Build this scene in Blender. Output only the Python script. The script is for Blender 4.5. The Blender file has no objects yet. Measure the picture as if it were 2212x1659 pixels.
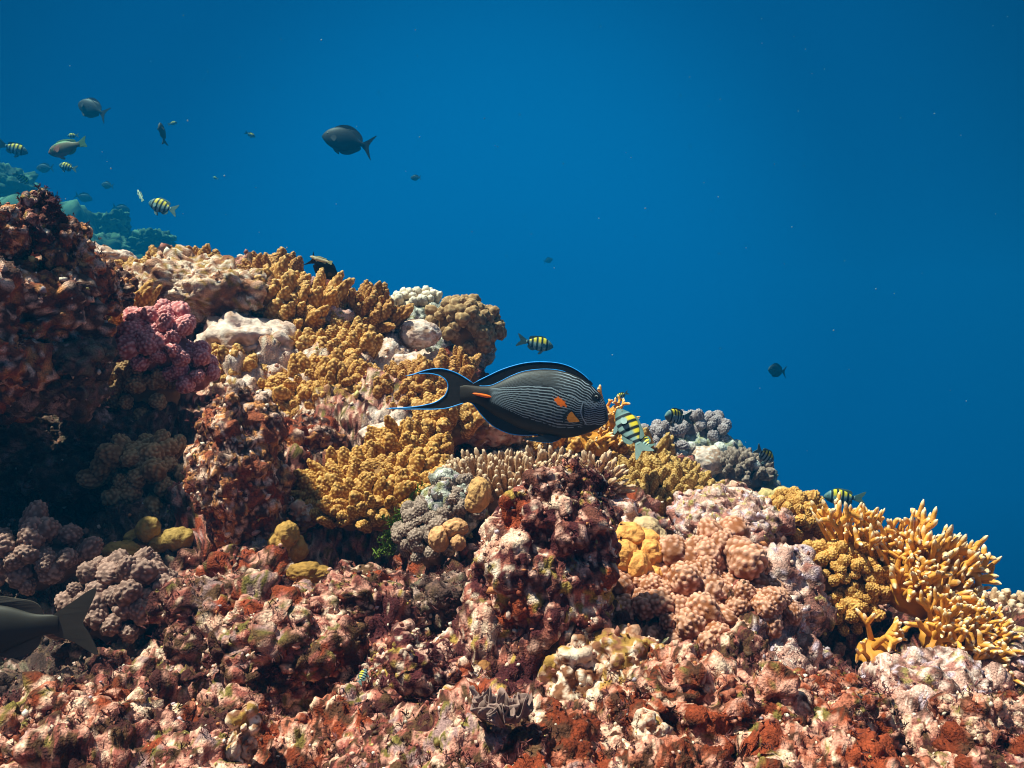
import bpy, math
import numpy as np
from mathutils import Vector, Matrix
from mathutils.geometry import tessellate_polygon

# ------------------------------------------------------------------ camera, water light, sun, exposure
sc = bpy.context.scene
COL = sc.collection
cam_d = bpy.data.cameras.new('camera'); cam = bpy.data.objects.new('camera', cam_d); COL.objects.link(cam)
cam.location = (0, 0, 0); cam.rotation_euler = (math.radians(90), 0, 0)
cam_d.sensor_width = 36; cam_d.lens = 30; cam_d.clip_start = 0.02; cam_d.clip_end = 400
sc.camera = cam

SUN_DIR = Vector((-0.42, -0.10, 0.90)).normalized()          # towards the sun, through the surface above
world = bpy.data.worlds.new('World'); sc.world = world; world.use_nodes = True
wt = world.node_tree; wt.nodes.clear()
wo = wt.nodes.new('ShaderNodeOutputWorld'); wb = wt.nodes.new('ShaderNodeBackground')
tc = wt.nodes.new('ShaderNodeTexCoord')
# open water seen in every direction: a broad soft glow ahead, darker to the deep and the sides, daylight overhead
dot = wt.nodes.new('ShaderNodeVectorMath'); dot.operation = 'DOT_PRODUCT'
g0 = Vector((-0.02, 1.0, 0.11)).normalized(); dot.inputs[1].default_value = g0
wr = wt.nodes.new('ShaderNodeValToRGB'); wr.color_ramp.interpolation = 'EASE'
for k, (p, c) in enumerate([(0.80, (0.0002, 0.016, 0.052)), (0.91, (0.0002, 0.031, 0.091)), (0.998, (0.0003, 0.066, 0.166))]):
    e = wr.color_ramp.elements[k] if k < 2 else wr.color_ramp.elements.new(p)
    e.position = p; e.color = (*c, 1)
sep = wt.nodes.new('ShaderNodeSeparateXYZ')
ur = wt.nodes.new('ShaderNodeValToRGB'); ur.color_ramp.interpolation = 'EASE'
for k, (p, c) in enumerate([(0.50, (0, 0, 0)), (1.0, (0.23, 0.185, 0.165))]):
    ur.color_ramp.elements[k].position = p; ur.color_ramp.elements[k].color = (*c, 1)
add = wt.nodes.new('ShaderNodeMixRGB'); add.blend_type = 'ADD'; add.inputs[0].default_value = 1
L = wt.links.new
L(tc.outputs['Generated'], dot.inputs[0]); L(dot.outputs['Value'], wr.inputs[0])
L(tc.outputs['Generated'], sep.inputs[0]); L(sep.outputs['Z'], ur.inputs[0])
L(wr.outputs[0], add.inputs[1]); L(ur.outputs[0], add.inputs[2])
L(add.outputs[0], wb.inputs[0]); wb.inputs[1].default_value = 1.0; L(wb.outputs[0], wo.inputs[0])

sd = bpy.data.lights.new('sun', 'SUN'); sd.energy = 5.0; sd.angle = math.radians(1.5); sd.color = (1.0, 0.75, 0.575)
sun = bpy.data.objects.new('sun', sd); COL.objects.link(sun)
sun.rotation_euler = (-SUN_DIR).to_track_quat('-Z', 'Y').to_euler()
sc.view_settings.view_transform = 'Standard'; sc.view_settings.look = 'None'
sc.view_settings.exposure = 1.43; sc.view_settings.gamma = 1.0
cy = sc.cycles
cy.max_bounces = 4; cy.diffuse_bounces = 2; cy.glossy_bounces = 1; cy.transmission_bounces = 1
cy.filter_width = 1.1; cy.volume_bounces = 0; cy.transparent_max_bounces = 4; cy.use_denoising = True
HAZE_DENSITY = 0.12                  # red is swallowed fastest, blue carries farthest
HAZE_COLOR = (0.001, 0.066, 0.152)
HAZE_ABSORB = (0.0, 0.40, 0.634)

# ------------------------------------------------------------------ helpers
rng = np.random.default_rng(7)
K = 1.2 / 2212.0                     # metres per picture unit and metre of distance
def P(px, py, d): return np.array([(px - 1106) * K * d, d, (829.5 - py) * K * d])
def nrm(v):
    v = np.asarray(v, float); return v / np.linalg.norm(v)

U32 = np.uint32
def _mix(h):
    h = (h ^ (h >> U32(13))) * U32(1274126177); h = (h ^ (h >> U32(16))) * U32(2246822519)
    return h ^ (h >> U32(15))
def _lat(i, k):                       # hashed lattice coordinate along one axis
    return i.astype(np.int32).view(U32) * U32((374761393, 668265263, 2147483647)[k])
_g = np.random.default_rng(3).normal(size=(256, 3)); _g = (_g / np.linalg.norm(_g, axis=1)[:, None]).astype(np.float32)
def pnoise(p, seed=0):
    p = np.asarray(p, np.float32); ax = []
    for k in range(3):
        c = np.ascontiguousarray(p[:, k]); i = np.floor(c); f = c - i; i = i.astype(np.int32)
        ax.append((_lat(i, k), _lat(i + 1, k), f, f * f * f * (f * (f * 6 - 15) + 10)))
    s0 = U32((seed * 974711 + 1013904223) & 0xFFFFFFFF); res = []
    for dx in (0, 1):
        for dy in (0, 1):
            hxy = ax[0][dx] + ax[1][dy] + s0; v = []
            for dz in (0, 1):
                g = _g[_mix(hxy + ax[2][dz]) & U32(255)]
                v.append(g[:, 0] * (ax[0][2] - dx) + g[:, 1] * (ax[1][2] - dy) + g[:, 2] * (ax[2][2] - dz))
            res.append(v[0] + ax[2][3] * (v[1] - v[0]))
    a = res[0] + ax[1][3] * (res[1] - res[0]); b = res[2] + ax[1][3] * (res[3] - res[2])
    return ((a + ax[0][3] * (b - a)) * 1.5).astype(float)
def fbm(p, octv=4, seed=0, gain=0.5):
    a, s, q = 1.0, 0, np.asarray(p, float)
    for o in range(octv):
        s = s + a * pnoise(q, seed + o * 17); a *= gain; q = q * 2.03 + 5.3
    return s
def worley(p, seed=0):
    p = np.asarray(p, np.float32); n = len(p); F, HX, D = [], [], []
    s0 = U32((seed * 974711 + 1013904223) & 0xFFFFFFFF)
    for k in range(3):
        c = np.ascontiguousarray(p[:, k]); i = np.floor(c); f = c - i; i = i.astype(np.int32); sg = np.where(f > .5, 1, -1).astype(np.int32)
        F.append(f); HX.append((_lat(i, k), _lat(i + sg, k))); D.append((np.float32(0), sg.astype(np.float32)))
    b1 = np.full(n, 9.0, np.float32); b2 = b1.copy(); cid = np.zeros(n, U32); q = np.float32(.76 / 1023)
    for ax in (0, 1):
        for ay in (0, 1):
            hxy = HX[0][ax] + HX[1][ay] + s0
            for az in (0, 1):
                h = _mix(hxy + HX[2][az])
                d = (D[0][ax] + np.float32(.12) + q * (h & U32(1023)) - F[0]) ** 2 + (D[1][ay] + np.float32(.12) + q * ((h >> U32(10)) & U32(1023)) - F[1]) ** 2 + (D[2][az] + np.float32(.12) + q * ((h >> U32(20)) & U32(1023)) - F[2]) ** 2
                m = d < b1; b2 = np.where(m, b1, np.minimum(b2, d)); cid = np.where(m, h, cid); b1 = np.where(m, d, b1)
    return np.sqrt(b1).astype(float), np.sqrt(b2).astype(float), ((cid * U32(2654435761)) >> U32(8)) / 16777215.0
def sst(a, b, x):
    t = np.clip((x - a) / (b - a), 0, 1); return t * t * (3 - 2 * t)

def mk_mesh(name, v, f, col=None, smooth=True):
    """v (n,3); f (m,3) or (m,4) array, or list of arrays; col (n,3)"""
    fs = f if isinstance(f, list) else [f]
    fs = [np.asarray(x, np.int32) for x in fs if len(x)]
    me = bpy.data.meshes.new(name)
    me.vertices.add(len(v)); me.vertices.foreach_set('co', np.asarray(v, np.float32).ravel())
    idx = np.concatenate([x.ravel() for x in fs])
    ln = np.concatenate([np.full(len(x), x.shape[1], np.int32) for x in fs])
    st = np.concatenate([[0], np.cumsum(ln)[:-1]]).astype(np.int32)
    me.loops.add(len(idx)); me.loops.foreach_set('vertex_index', idx)
    me.polygons.add(len(ln)); me.polygons.foreach_set('loop_start', st); me.polygons.foreach_set('loop_total', ln)
    me.polygons.foreach_set('use_smooth', np.full(len(ln), smooth))
    me.update(calc_edges=True); me.validate()
    if col is not None:
        a = me.color_attributes.new('Col', 'FLOAT_COLOR', 'POINT')
        c = np.ones((len(v), 4), np.float32); c[:, :3] = col
        a.data.foreach_set('color', c.ravel())
    return me
def obj(name, me, mat=None, parent=None, mw=None, **props):
    o = bpy.data.objects.new(name, me); COL.objects.link(o)
    if mat is not None and me is not None and not me.materials: me.materials.append(mat)
    if parent is not None: o.parent = parent
    if mw is not None: o.matrix_local = mw
    for k, x in props.items(): o[k] = x
    return o
def thing(name, label, cat, pos=(0, 0, 0), group=None, rot=None):
    o = bpy.data.objects.new(name, None); COL.objects.link(o); o.empty_display_size = 0.02
    m = Matrix.Translation(Vector(pos))
    if rot is not None: m = m @ rot
    o.matrix_world = m
    o['label'] = label; o['category'] = cat
    if group: o['group'] = group
    return o
def frame(axis, ref=(1, 0, 0)):
    w = nrm(axis); u = np.asarray(ref, float); u = u - w * (u @ w); u = nrm(u); v = np.cross(w, u)
    return u, v, w
def mtx(pos, u, v, w, sx=1, sy=1, sz=1):
    return Matrix(((u[0]*sx, v[0]*sy, w[0]*sz, pos[0]), (u[1]*sx, v[1]*sy, w[1]*sz, pos[1]), (u[2]*sx, v[2]*sy, w[2]*sz, pos[2]), (0, 0, 0, 1)))

_ico = {}
def ico(sub):
    if sub not in _ico:
        import bmesh
        bm = bmesh.new(); bmesh.ops.create_icosphere(bm, subdivisions=sub, radius=1)
        bm.verts.ensure_lookup_table()
        _ico[sub] = (np.array([v.co for v in bm.verts]), np.array([[v.index for v in f.verts] for f in bm.faces])); bm.free()
    return _ico[sub]
def vnormals(v, f):
    n = np.zeros((len(v), 3))
    for t in ([f] if f.shape[1] == 3 else [f[:, [0, 1, 2]], f[:, [0, 2, 3]]]):
        c = np.cross(v[t[:, 1]] - v[t[:, 0]], v[t[:, 2]] - v[t[:, 0]]); ti = t.T.ravel()
        for k in range(3): n[:, k] += np.bincount(ti, np.tile(c[:, k], 3), len(v))
    return n / (np.linalg.norm(n, axis=1)[:, None] + 1e-12)
def grid_faces(nr, nc, wrap=False):
    r = np.arange(nr - 1)[:, None]; c = np.arange(nc if wrap else nc - 1)[None, :]; c2 = (c + 1) % nc
    a = r * nc + c; b = r * nc + c2; d = (r + 1) * nc + c; e = (r + 1) * nc + c2
    return np.stack([a, b, e, d], -1).reshape(-1, 4)

# ------------------------------------------------------------------ materials
def base_mat(name, rough=0.75, spec=0.25):
    m = bpy.data.materials.new(name); m.use_nodes = True
    b = m.node_tree.nodes['Principled BSDF']; b.inputs['Roughness'].default_value = rough
    b.inputs['Specular IOR Level'].default_value = spec
    return m, m.node_tree, b
def attr_mat(name, rough=0.8, spec=0.2, mott=0.5, mscale=350., bump=0.5, bscale=420., bdist=0.003, gain=1.0):
    """colour comes from the pieces themselves (attribute), broken up by fine grain and fine relief"""
    m, t, b = base_mat(name, rough, spec); N = t.nodes.new
    at = N('ShaderNodeAttribute'); at.attribute_name = 'Col'
    tcn = N('ShaderNodeTexCoord'); nz = N('ShaderNodeTexNoise'); nz.inputs['Scale'].default_value = mscale; nz.inputs['Detail'].default_value = 3
    mr = N('ShaderNodeMapRange'); mr.inputs[1].default_value = 0.3; mr.inputs[2].default_value = 0.7
    mr.inputs[3].default_value = gain * (1 - mott); mr.inputs[4].default_value = gain * (1 + mott)
    mx = N('ShaderNodeVectorMath'); mx.operation = 'SCALE'
    t.links.new(tcn.outputs['Object'], nz.inputs['Vector']); t.links.new(nz.outputs['Fac'], mr.inputs[0])
    t.links.new(at.outputs['Color'], mx.inputs[0]); t.links.new(mr.outputs[0], mx.inputs['Scale'])
    t.links.new(mx.outputs[0], b.inputs['Base Color'])
    if bump > 0:
        n2 = N('ShaderNodeTexNoise'); n2.inputs['Scale'].default_value = bscale; n2.inputs['Detail'].default_value = 4
        bp = N('ShaderNodeBump'); bp.inputs['Strength'].default_value = bump; bp.inputs['Distance'].default_value = bdist
        t.links.new(tcn.outputs['Object'], n2.inputs['Vector']); t.links.new(n2.outputs['Fac'], bp.inputs['Height'])
        t.links.new(bp.outputs[0], b.inputs['Normal'])
    return m
def coral_mat(name, base, nub, tip, tip0=0.93, rough=0.7, var=0.22, low=None, tipw=0.5):
    """Col.r = corallite bump, Col.g = place along the branch; the growing tip is paler"""
    m, t, b = base_mat(name, rough, 0.25); N = t.nodes.new
    at = N('ShaderNodeAttribute'); at.attribute_name = 'Col'
    sp = N('ShaderNodeSeparateColor'); t.links.new(at.outputs['Color'], sp.inputs[0])
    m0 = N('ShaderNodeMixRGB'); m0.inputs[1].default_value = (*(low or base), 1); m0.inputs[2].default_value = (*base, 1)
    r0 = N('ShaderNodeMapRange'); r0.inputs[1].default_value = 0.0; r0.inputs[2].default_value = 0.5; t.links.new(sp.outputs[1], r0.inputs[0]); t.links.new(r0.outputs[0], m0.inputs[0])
    m1 = N('ShaderNodeMixRGB'); m1.inputs[2].default_value = (*nub, 1)
    m2 = N('ShaderNodeMixRGB'); m2.inputs[2].default_value = (*tip, 1)
    r2 = N('ShaderNodeMapRange'); r2.inputs[1].default_value = tip0; r2.inputs[2].default_value = 1.0; r2.inputs[4].default_value = tipw
    oi = N('ShaderNodeObjectInfo'); nz = N('ShaderNodeTexNoise'); nz.inputs['Scale'].default_value = 6.0; nz.inputs['Detail'].default_value = 4
    tcn = N('ShaderNodeTexCoord'); ad = N('ShaderNodeMath'); ad.operation = 'MULTIPLY_ADD'; ad.inputs[1].default_value = 0.6
    mr = N('ShaderNodeMapRange'); mr.inputs[1].default_value = 0.2; mr.inputs[2].default_value = 1.15
    mr.inputs[3].default_value = 1 - var; mr.inputs[4].default_value = 1 + var
    sc_ = N('ShaderNodeVectorMath'); sc_.operation = 'SCALE'; k = t.links.new
    k(m0.outputs[0], m1.inputs[1]); k(sp.outputs[0], m1.inputs[0]); k(m1.outputs[0], m2.inputs[1]); k(sp.outputs[1], r2.inputs[0]); k(r2.outputs[0], m2.inputs[0])
    k(tcn.outputs['Object'], nz.inputs['Vector']); k(oi.outputs['Random'], ad.inputs[0]); k(nz.outputs['Fac'], ad.inputs[2]); k(ad.outputs[0], mr.inputs[0])
    n3 = N('ShaderNodeTexNoise'); n3.inputs['Scale'].default_value = 22.0; n3.inputs['Detail'].default_value = 3; bp = N('ShaderNodeBump'); bp.inputs['Strength'].default_value = 0.15; bp.inputs['Distance'].default_value = 0.02
    k(tcn.outputs['Object'], n3.inputs['Vector']); k(n3.outputs['Fac'], bp.inputs['Height']); k(bp.outputs[0], b.inputs['Normal'])
    k(m2.outputs[0], sc_.inputs[0]); k(mr.outputs[0], sc_.inputs['Scale']); k(sc_.outputs[0], b.inputs['Base Color'])
    return m
M = {}
M['reef'] = attr_mat('reef_rock', 0.85, 0.15, 0.45, 420., 0.8, 380., 0.004)
M['pale'] = attr_mat('bleached_rock', 0.85, 0.15, 0.16, 120., 0.6, 160., 0.004)
M['nod'] = attr_mat('encrusting_growth', 0.65, 0.3, 0.3, 500., 0.3, 700., 0.002)
M['turf'] = attr_mat('turf_algae', 0.8, 0.15, 0.25, 300., 0.0)
M['fish'] = attr_mat('fish_skin', 0.55, 0.22, 0.10, 250., 0.15, 500., 0.001)
M['fin'] = attr_mat('fish_fin', 0.5, 0.3, 0.18, 200., 0.2, 300., 0.001)
M['lobe'] = attr_mat('smooth_coral', 0.8, 0.15, 0.25, 140., 0.6, 300., 0.003)
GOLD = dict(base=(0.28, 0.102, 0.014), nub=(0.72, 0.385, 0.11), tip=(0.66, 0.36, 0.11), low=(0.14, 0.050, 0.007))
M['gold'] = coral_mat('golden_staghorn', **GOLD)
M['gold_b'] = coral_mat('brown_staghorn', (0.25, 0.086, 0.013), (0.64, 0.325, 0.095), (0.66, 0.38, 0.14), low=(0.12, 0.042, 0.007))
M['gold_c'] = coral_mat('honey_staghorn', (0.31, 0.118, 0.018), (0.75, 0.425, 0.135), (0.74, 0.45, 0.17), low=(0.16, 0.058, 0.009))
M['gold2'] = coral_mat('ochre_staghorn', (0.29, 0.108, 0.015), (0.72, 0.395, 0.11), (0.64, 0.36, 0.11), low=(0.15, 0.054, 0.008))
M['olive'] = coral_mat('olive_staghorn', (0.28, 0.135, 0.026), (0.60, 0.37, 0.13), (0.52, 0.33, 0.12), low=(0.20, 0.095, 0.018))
M['tan'] = coral_mat('tan_finger', (0.38, 0.19, 0.095), (0.60, 0.37, 0.22), (0.74, 0.52, 0.36), 0.72, low=(0.22, 0.10, 0.045), tipw=.9)
M['pink'] = coral_mat('pink_cauliflower', (0.40, 0.085, 0.085), (0.84, 0.40, 0.38), (0.70, 0.28, 0.27), 0.97, low=(0.32, 0.10, 0.07))
M['rose'] = coral_mat('rose_brown_cauliflower', (0.23, 0.066, 0.020), (0.74, 0.38, 0.27), (0.60, 0.30, 0.20), 0.97, low=(0.36, 0.12, 0.028))
M['brownc'] = coral_mat('brown_cauliflower', (0.21, 0.10, 0.036), (0.50, 0.31, 0.15), (0.42, 0.26, 0.12), 0.97)
M['mauve'] = coral_mat('mauve_cauliflower', (0.15, 0.075, 0.058), (0.42, 0.24, 0.19), (0.34, 0.2, 0.16), 0.97)
M['greyc'] = coral_mat('grey_cauliflower', (0.13, 0.08, 0.06), (0.42, 0.29, 0.23), (0.3, 0.2, 0.16), 0.97)
M['purple'] = coral_mat('purple_cauliflower', (0.18, 0.12, 0.12), (0.46, 0.36, 0.37), (0.45, 0.35, 0.35), 0.97)
M['fire'] = coral_mat('fire_coral', (0.70, 0.295, 0.048), (0.70, 0.36, 0.08), (0.96, 0.78, 0.54), 0.78, 0.6, low=(0.46, 0.17, 0.014), tipw=0.95)
M['cream'] = coral_mat('cream_knob', (0.55, 0.40, 0.27), (0.72, 0.60, 0.46), (0.85, 0.76, 0.64), 0.6)

# pigment palettes (linear albedo) with the share each takes
PAL = dict(
    rubble=[((.060, .014, .012), .28), ((.10, .044, .020), .24), ((.29, .078, .058), .18), ((.54, .235, .175), .19), ((.74, .45, .33), .06), ((.17, .12, .03), .07), ((.32, .18, .17), .04)],
    maroon=[((.075, .014, .016), .34), ((.13, .040, .028), .20), ((.34, .10, .07), .18), ((.60, .31, .24), .14), ((.42, .26, .06), .06), ((.76, .54, .42), .08)],
    rust=[((.18, .030, .010), .27), ((.08, .028, .014), .26), ((.40, .12, .07), .19), ((.58, .26, .19), .22), ((.76, .48, .34), .07), ((.18, .12, .03), .05)],
    pinkrub=[((.58, .31, .25), .26), ((.74, .50, .43), .20), ((.36, .14, .11), .20), ((.14, .06, .045), .20), ((.50, .36, .42), .10), ((.42, .30, .10), .06)],
    pale=[((.70, .50, .42), .36), ((.64, .41, .33), .32), ((.76, .60, .52), .12), ((.44, .25, .17), .20)],
    palerub=[((.74, .51, .39), .28), ((.62, .33, .22), .22), ((.82, .66, .52), .08), ((.26, .10, .05), .24), ((.34, .18, .045), .18)],
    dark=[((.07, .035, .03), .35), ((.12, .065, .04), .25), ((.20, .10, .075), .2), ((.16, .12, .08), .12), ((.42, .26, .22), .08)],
    grey=[((.34, .33, .28), .28), ((.16, .15, .13), .28), ((.62, .58, .50), .18), ((.34, .26, .30), .10), ((.36, .31, .14), .16)],
    teal=[((.08, .12, .06), .4), ((.04, .06, .035), .35), ((.18, .24, .13), .25)],
    redknob=[((.34, .085, .04), .24), ((.14, .045, .03), .24), ((.56, .22, .08), .19), ((.70, .42, .32), .15), ((.09, .04, .03), .18)],
)
def pigment(p, style, seed=0, cell=44., grain=1.0):
    """a colour for every point: patches of encrusting growth, hard edged, bump by bump"""
    pal = PAL[style]; q = p + 0.006 * np.stack([pnoise(p * 70 + s, seed + s) for s in (1, 5, 9)], 1)
    _, _, r1 = worley(q * cell, seed); _, _, r2 = worley(q * cell * 2.6, seed + 3)
    n = fbm(p * 11, 3, seed + 11)
    t = 0.42 * r1 + 0.26 * r2 + 0.32 * np.clip(0.5 + 0.9 * n, 0, 1)
    o = np.argsort(t); rk = np.empty(len(t)); rk[o] = np.arange(len(t)) / max(1, len(t) - 1)
    order = np.random.default_rng(seed + 1).permutation(len(pal)) if seed % 3 else np.arange(len(pal))
    cs = np.array([pal[i][0] for i in order]); w = np.array([pal[i][1] for i in order]); cu = np.cumsum(w / w.sum())
    c = cs[np.clip(np.searchsorted(cu, rk), 0, len(pal) - 1)]
    if style in ('rubble', 'rust', 'maroon', 'redknob'):          # cream and pink crusts with ragged edges, red fuzz between
        m = fbm(q * 20, 4, 77) + .25 * (r1 - .5); k = m > (.58 if style != 'rubble' else .55)
        c = np.where(k[:, None], np.where((r2 < .6)[:, None], np.array([.76, .50, .37]), np.array([.60, .29, .21])), c)
        m = fbm(q * 14 + 9, 3, 78); k = m > .5; c = np.where(k[:, None], np.array([.26, .045, .016]), c)
    return c * (0.8 + 0.4 * r2)[:, None] * (1 + 0.25 * fbm(p * 90, 2, seed + 23))[:, None].clip(0.5, 1.5)

# ------------------------------------------------------------------ the reef slope
CTRL = []
def cp(*a):
    for px, py, d in a: CTRL.append(P(px, py, d))
cp((-150, 1659, .78), (300, 1659, .74), (600, 1659, .72), (900, 1659, .70), (1200, 1659, .70), (1500, 1659, .71), (1800, 1659, .74), (2212, 1659, .80))
cp((0, 1470, .98), (300, 1470, .96), (600, 1450, .92), (900, 1450, .90), (1200, 1450, .90), (1500, 1470, .90), (1800, 1480, .93), (2150, 1500, .98))
cp((0, 1250, 1.28), (300, 1250, 1.28), (600, 1250, 1.14), (900, 1260, 1.12), (1200, 1250, 1.12), (1500, 1290, 1.13), (1800, 1340, 1.2), (2050, 1390, 1.18))
cp((0, 1050, 1.50), (300, 1050, 1.52), (550, 1050, 1.38), (820, 1110, 1.42), (1150, 1080, 1.38), (1450, 1090, 1.52), (1650, 1140, 1.55))
cp((100, 900, 1.65), (350, 900, 1.64), (600, 900, 1.62), (900, 900, 1.66), (1150, 950, 1.72), (1400, 1000, 1.82))
cp((300, 750, 1.80), (600, 760, 1.86), (850, 790, 1.92), (1000, 830, 1.92))
cp((200, 650, 2.0), (400, 620, 2.08), (600, 620, 2.12))
cp((300, 580, 2.25), (450, 575, 2.28), (650, 625, 2.28), (800, 690, 2.22), (900, 730, 2.22), (1000, 800, 2.18), (1200, 940, 2.08), (1400, 1010, 2.1), (1600, 1060, 1.95), (1700, 1110, 1.82), (1900, 1230, 1.55), (2100, 1330, 1.4), (2250, 1390, 1.3))
CTRL += [np.array(c) for c in [(-1.4, 3.0, .15), (-.6, 3.0, -.2), (.3, 3.0, -.7), (1.0, 2.6, -.9), (1.5, 2.0, -.9), (1.6, 1.3, -.85), (1.2, .75, -.62),
         (-1.4, 1.6, .42), (-1.4, .9, .2), (-1.0, .5, -.15), (0, .35, -.42), (.9, .4, -.55), (-1.2, 4.3, -.4), (0.5, 4.3, -1.4), (2.0, 3.5, -1.6)]]
CTRL = np.array(CTRL)
def _tps(r2): return 0.5 * r2 * np.log(r2 + 1e-9)
def fit(ctrl, lam=0.002):
    n = len(ctrl); xy = ctrl[:, :2]
    A = _tps(((xy[:, None] - xy[None]) ** 2).sum(-1)) + lam * np.eye(n); Q = np.c_[np.ones(n), xy]
    S = np.block([[A, Q], [Q.T, np.zeros((3, 3))]]); w = np.linalg.solve(S, np.r_[ctrl[:, 2], np.zeros(3)])
    def H(x, y):
        x = np.atleast_1d(x).astype(float); y = np.atleast_1d(y).astype(float); o = np.zeros(len(x))
        for s in range(0, len(x), 50000):
            q = np.c_[x[s:s + 50000], y[s:s + 50000]]
            o[s:s + 50000] = _tps(((q[:, None] - xy[None]) ** 2).sum(-1)) @ w[:n] + np.c_[np.ones(len(q)), q] @ w[n:]
        return o
    return H
H0 = fit(CTRL)
# caves and holes between the rocks: (px, py, radius, depth)
PITS = [(390, 1500, 65, .26), (770, 1190, 115, .20), (450, 720, 60, .08), (1010, 1330, 60, .20), (960, 1545, 55, .22), (1880, 1390, 110, .14), (120, 950, 190, .05),
        (380, 1000, 60, .08), (640, 970, 70, .07), (470, 1150, 60, .1), (1300, 1270, 40, .07), (100, 1400, 120, .08), (1590, 1640, 45, .18), (2190, 1560, 45, .16), (690, 1480, 30, .05), (1560, 1240, 30, .05)]
def hit(px, py, H=H0, d0=0.5, d1=3.2):
    ds = np.linspace(d0, d1, 600); q = np.array([P(px, py, d) for d in ds])
    below = q[:, 2] < H(q[:, 0], q[:, 1]); i = np.argmax(below)
    return q[i] if below.any() else q[-1]
PITW = [(hit(a, b), r * K, dp) for a, b, r, dp in PITS]
def H(x, y):
    z = H0(x, y)
    for c, r, dp in PITW:
        r = r * c[1]; z = z - dp * np.exp(-((np.atleast_1d(x) - c[0]) ** 2 + (np.atleast_1d(y) - c[1]) ** 2) / (r * r))
    return z
# zones of pigment on the slope: (px, py, radius, palette)
ZONES = [(560, 740, 110, 'pale'), (840, 935, 60, 'pale'), (1030, 910, 90, 'palerub'), (1080, 950, 80, 'palerub'), (1290, 1440, 90, 'palerub'), (1380, 1490, 110, 'palerub'), (1000, 1480, 150, 'maroon'), (1550, 1610, 260, 'rust'),
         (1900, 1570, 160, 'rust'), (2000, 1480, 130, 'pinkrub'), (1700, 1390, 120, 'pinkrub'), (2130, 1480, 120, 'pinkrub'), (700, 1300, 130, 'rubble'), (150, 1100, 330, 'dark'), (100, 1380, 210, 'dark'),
         (1250, 1600, 120, 'rust'), (450, 1350, 110, 'rubble'), (250, 1590, 160, 'rust'), (640, 1540, 130, 'rust'), (850, 1380, 150, 'maroon'), (740, 1000, 90, 'redknob'), (1550, 1090, 90, 'palerub'), (640, 810, 150, 'palerub'), (880, 800, 120, 'pale'), (600, 830, 100, 'pale')]
PAL['gold'] = [((.40, .2, .05), .6), ((.5, .3, .12), .4)]
nr, nc = 500, 780
dd = 0.40 * (4.2 / 0.40) ** np.linspace(0, 1, nr)
uu = np.concatenate([np.linspace(-.98, -.67, 50, endpoint=False), np.linspace(-.67, .67, 680), np.linspace(.67, .98, 51)[1:]])
X = (uu[None, :] * dd[:, None] * (1 + .35 * sst(1.1, .4, dd))[:, None]).ravel(); Y = np.repeat(dd, nc)
V = np.c_[X, Y, H(X, Y)]; TF = grid_faces(nr, nc)
N0 = vnormals(V, TF)
def rough(p, n, s=1.0, seed=0, big=1.0, f=None):
    """knobbly encrusted relief in stages, each standing on the one before: boulders, knobs, nodules"""
    w1, _, _ = worley(p * 9, seed + 1)
    p = p + n * (big * (0.050 * fbm(p * 6, 3, seed + 5) + 0.070 * (0.55 - w1)))[:, None]; n = vnormals(p, f) if f is not None else n
    q = p + .012 * np.stack([pnoise(p * 14 + k, seed + 31 + k) for k in (0, 3, 6)], 1)
    w2, _, _ = worley(q * 26, seed + 2)
    p = p + n * (s * 0.024 * (0.5 - w2 ** 1.4) * (1 + .8 * pnoise(p * 5, seed + 6)))[:, None]; n = vnormals(p, f) if f is not None else n
    w3, _, _ = worley(p * 62, seed + 3); p = p + n * (s * (0.013 * (0.45 - w3 ** 1.3) + 0.005 * fbm(p * 45, 2, seed + 8)))[:, None]; n = vnormals(p, f) if f is not None else n
    w4, _, _ = worley(p * 150, seed + 4)
    return p + n * (s * 0.0045 * (.5 - w4))[:, None]
V = rough(V, N0, 1.1, 11, 1.0, TF)
tcol = pigment(V, 'rubble', 21)
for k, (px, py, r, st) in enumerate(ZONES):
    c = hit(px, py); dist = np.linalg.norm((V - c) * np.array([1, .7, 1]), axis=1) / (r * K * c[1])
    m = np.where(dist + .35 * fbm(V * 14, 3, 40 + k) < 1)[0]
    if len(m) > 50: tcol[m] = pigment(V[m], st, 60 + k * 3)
reef = obj('reef_slope', mk_mesh('reef_slope', V, TF, tcol), M['reef'], kind='structure')
TN = vnormals(V, TF)

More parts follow.
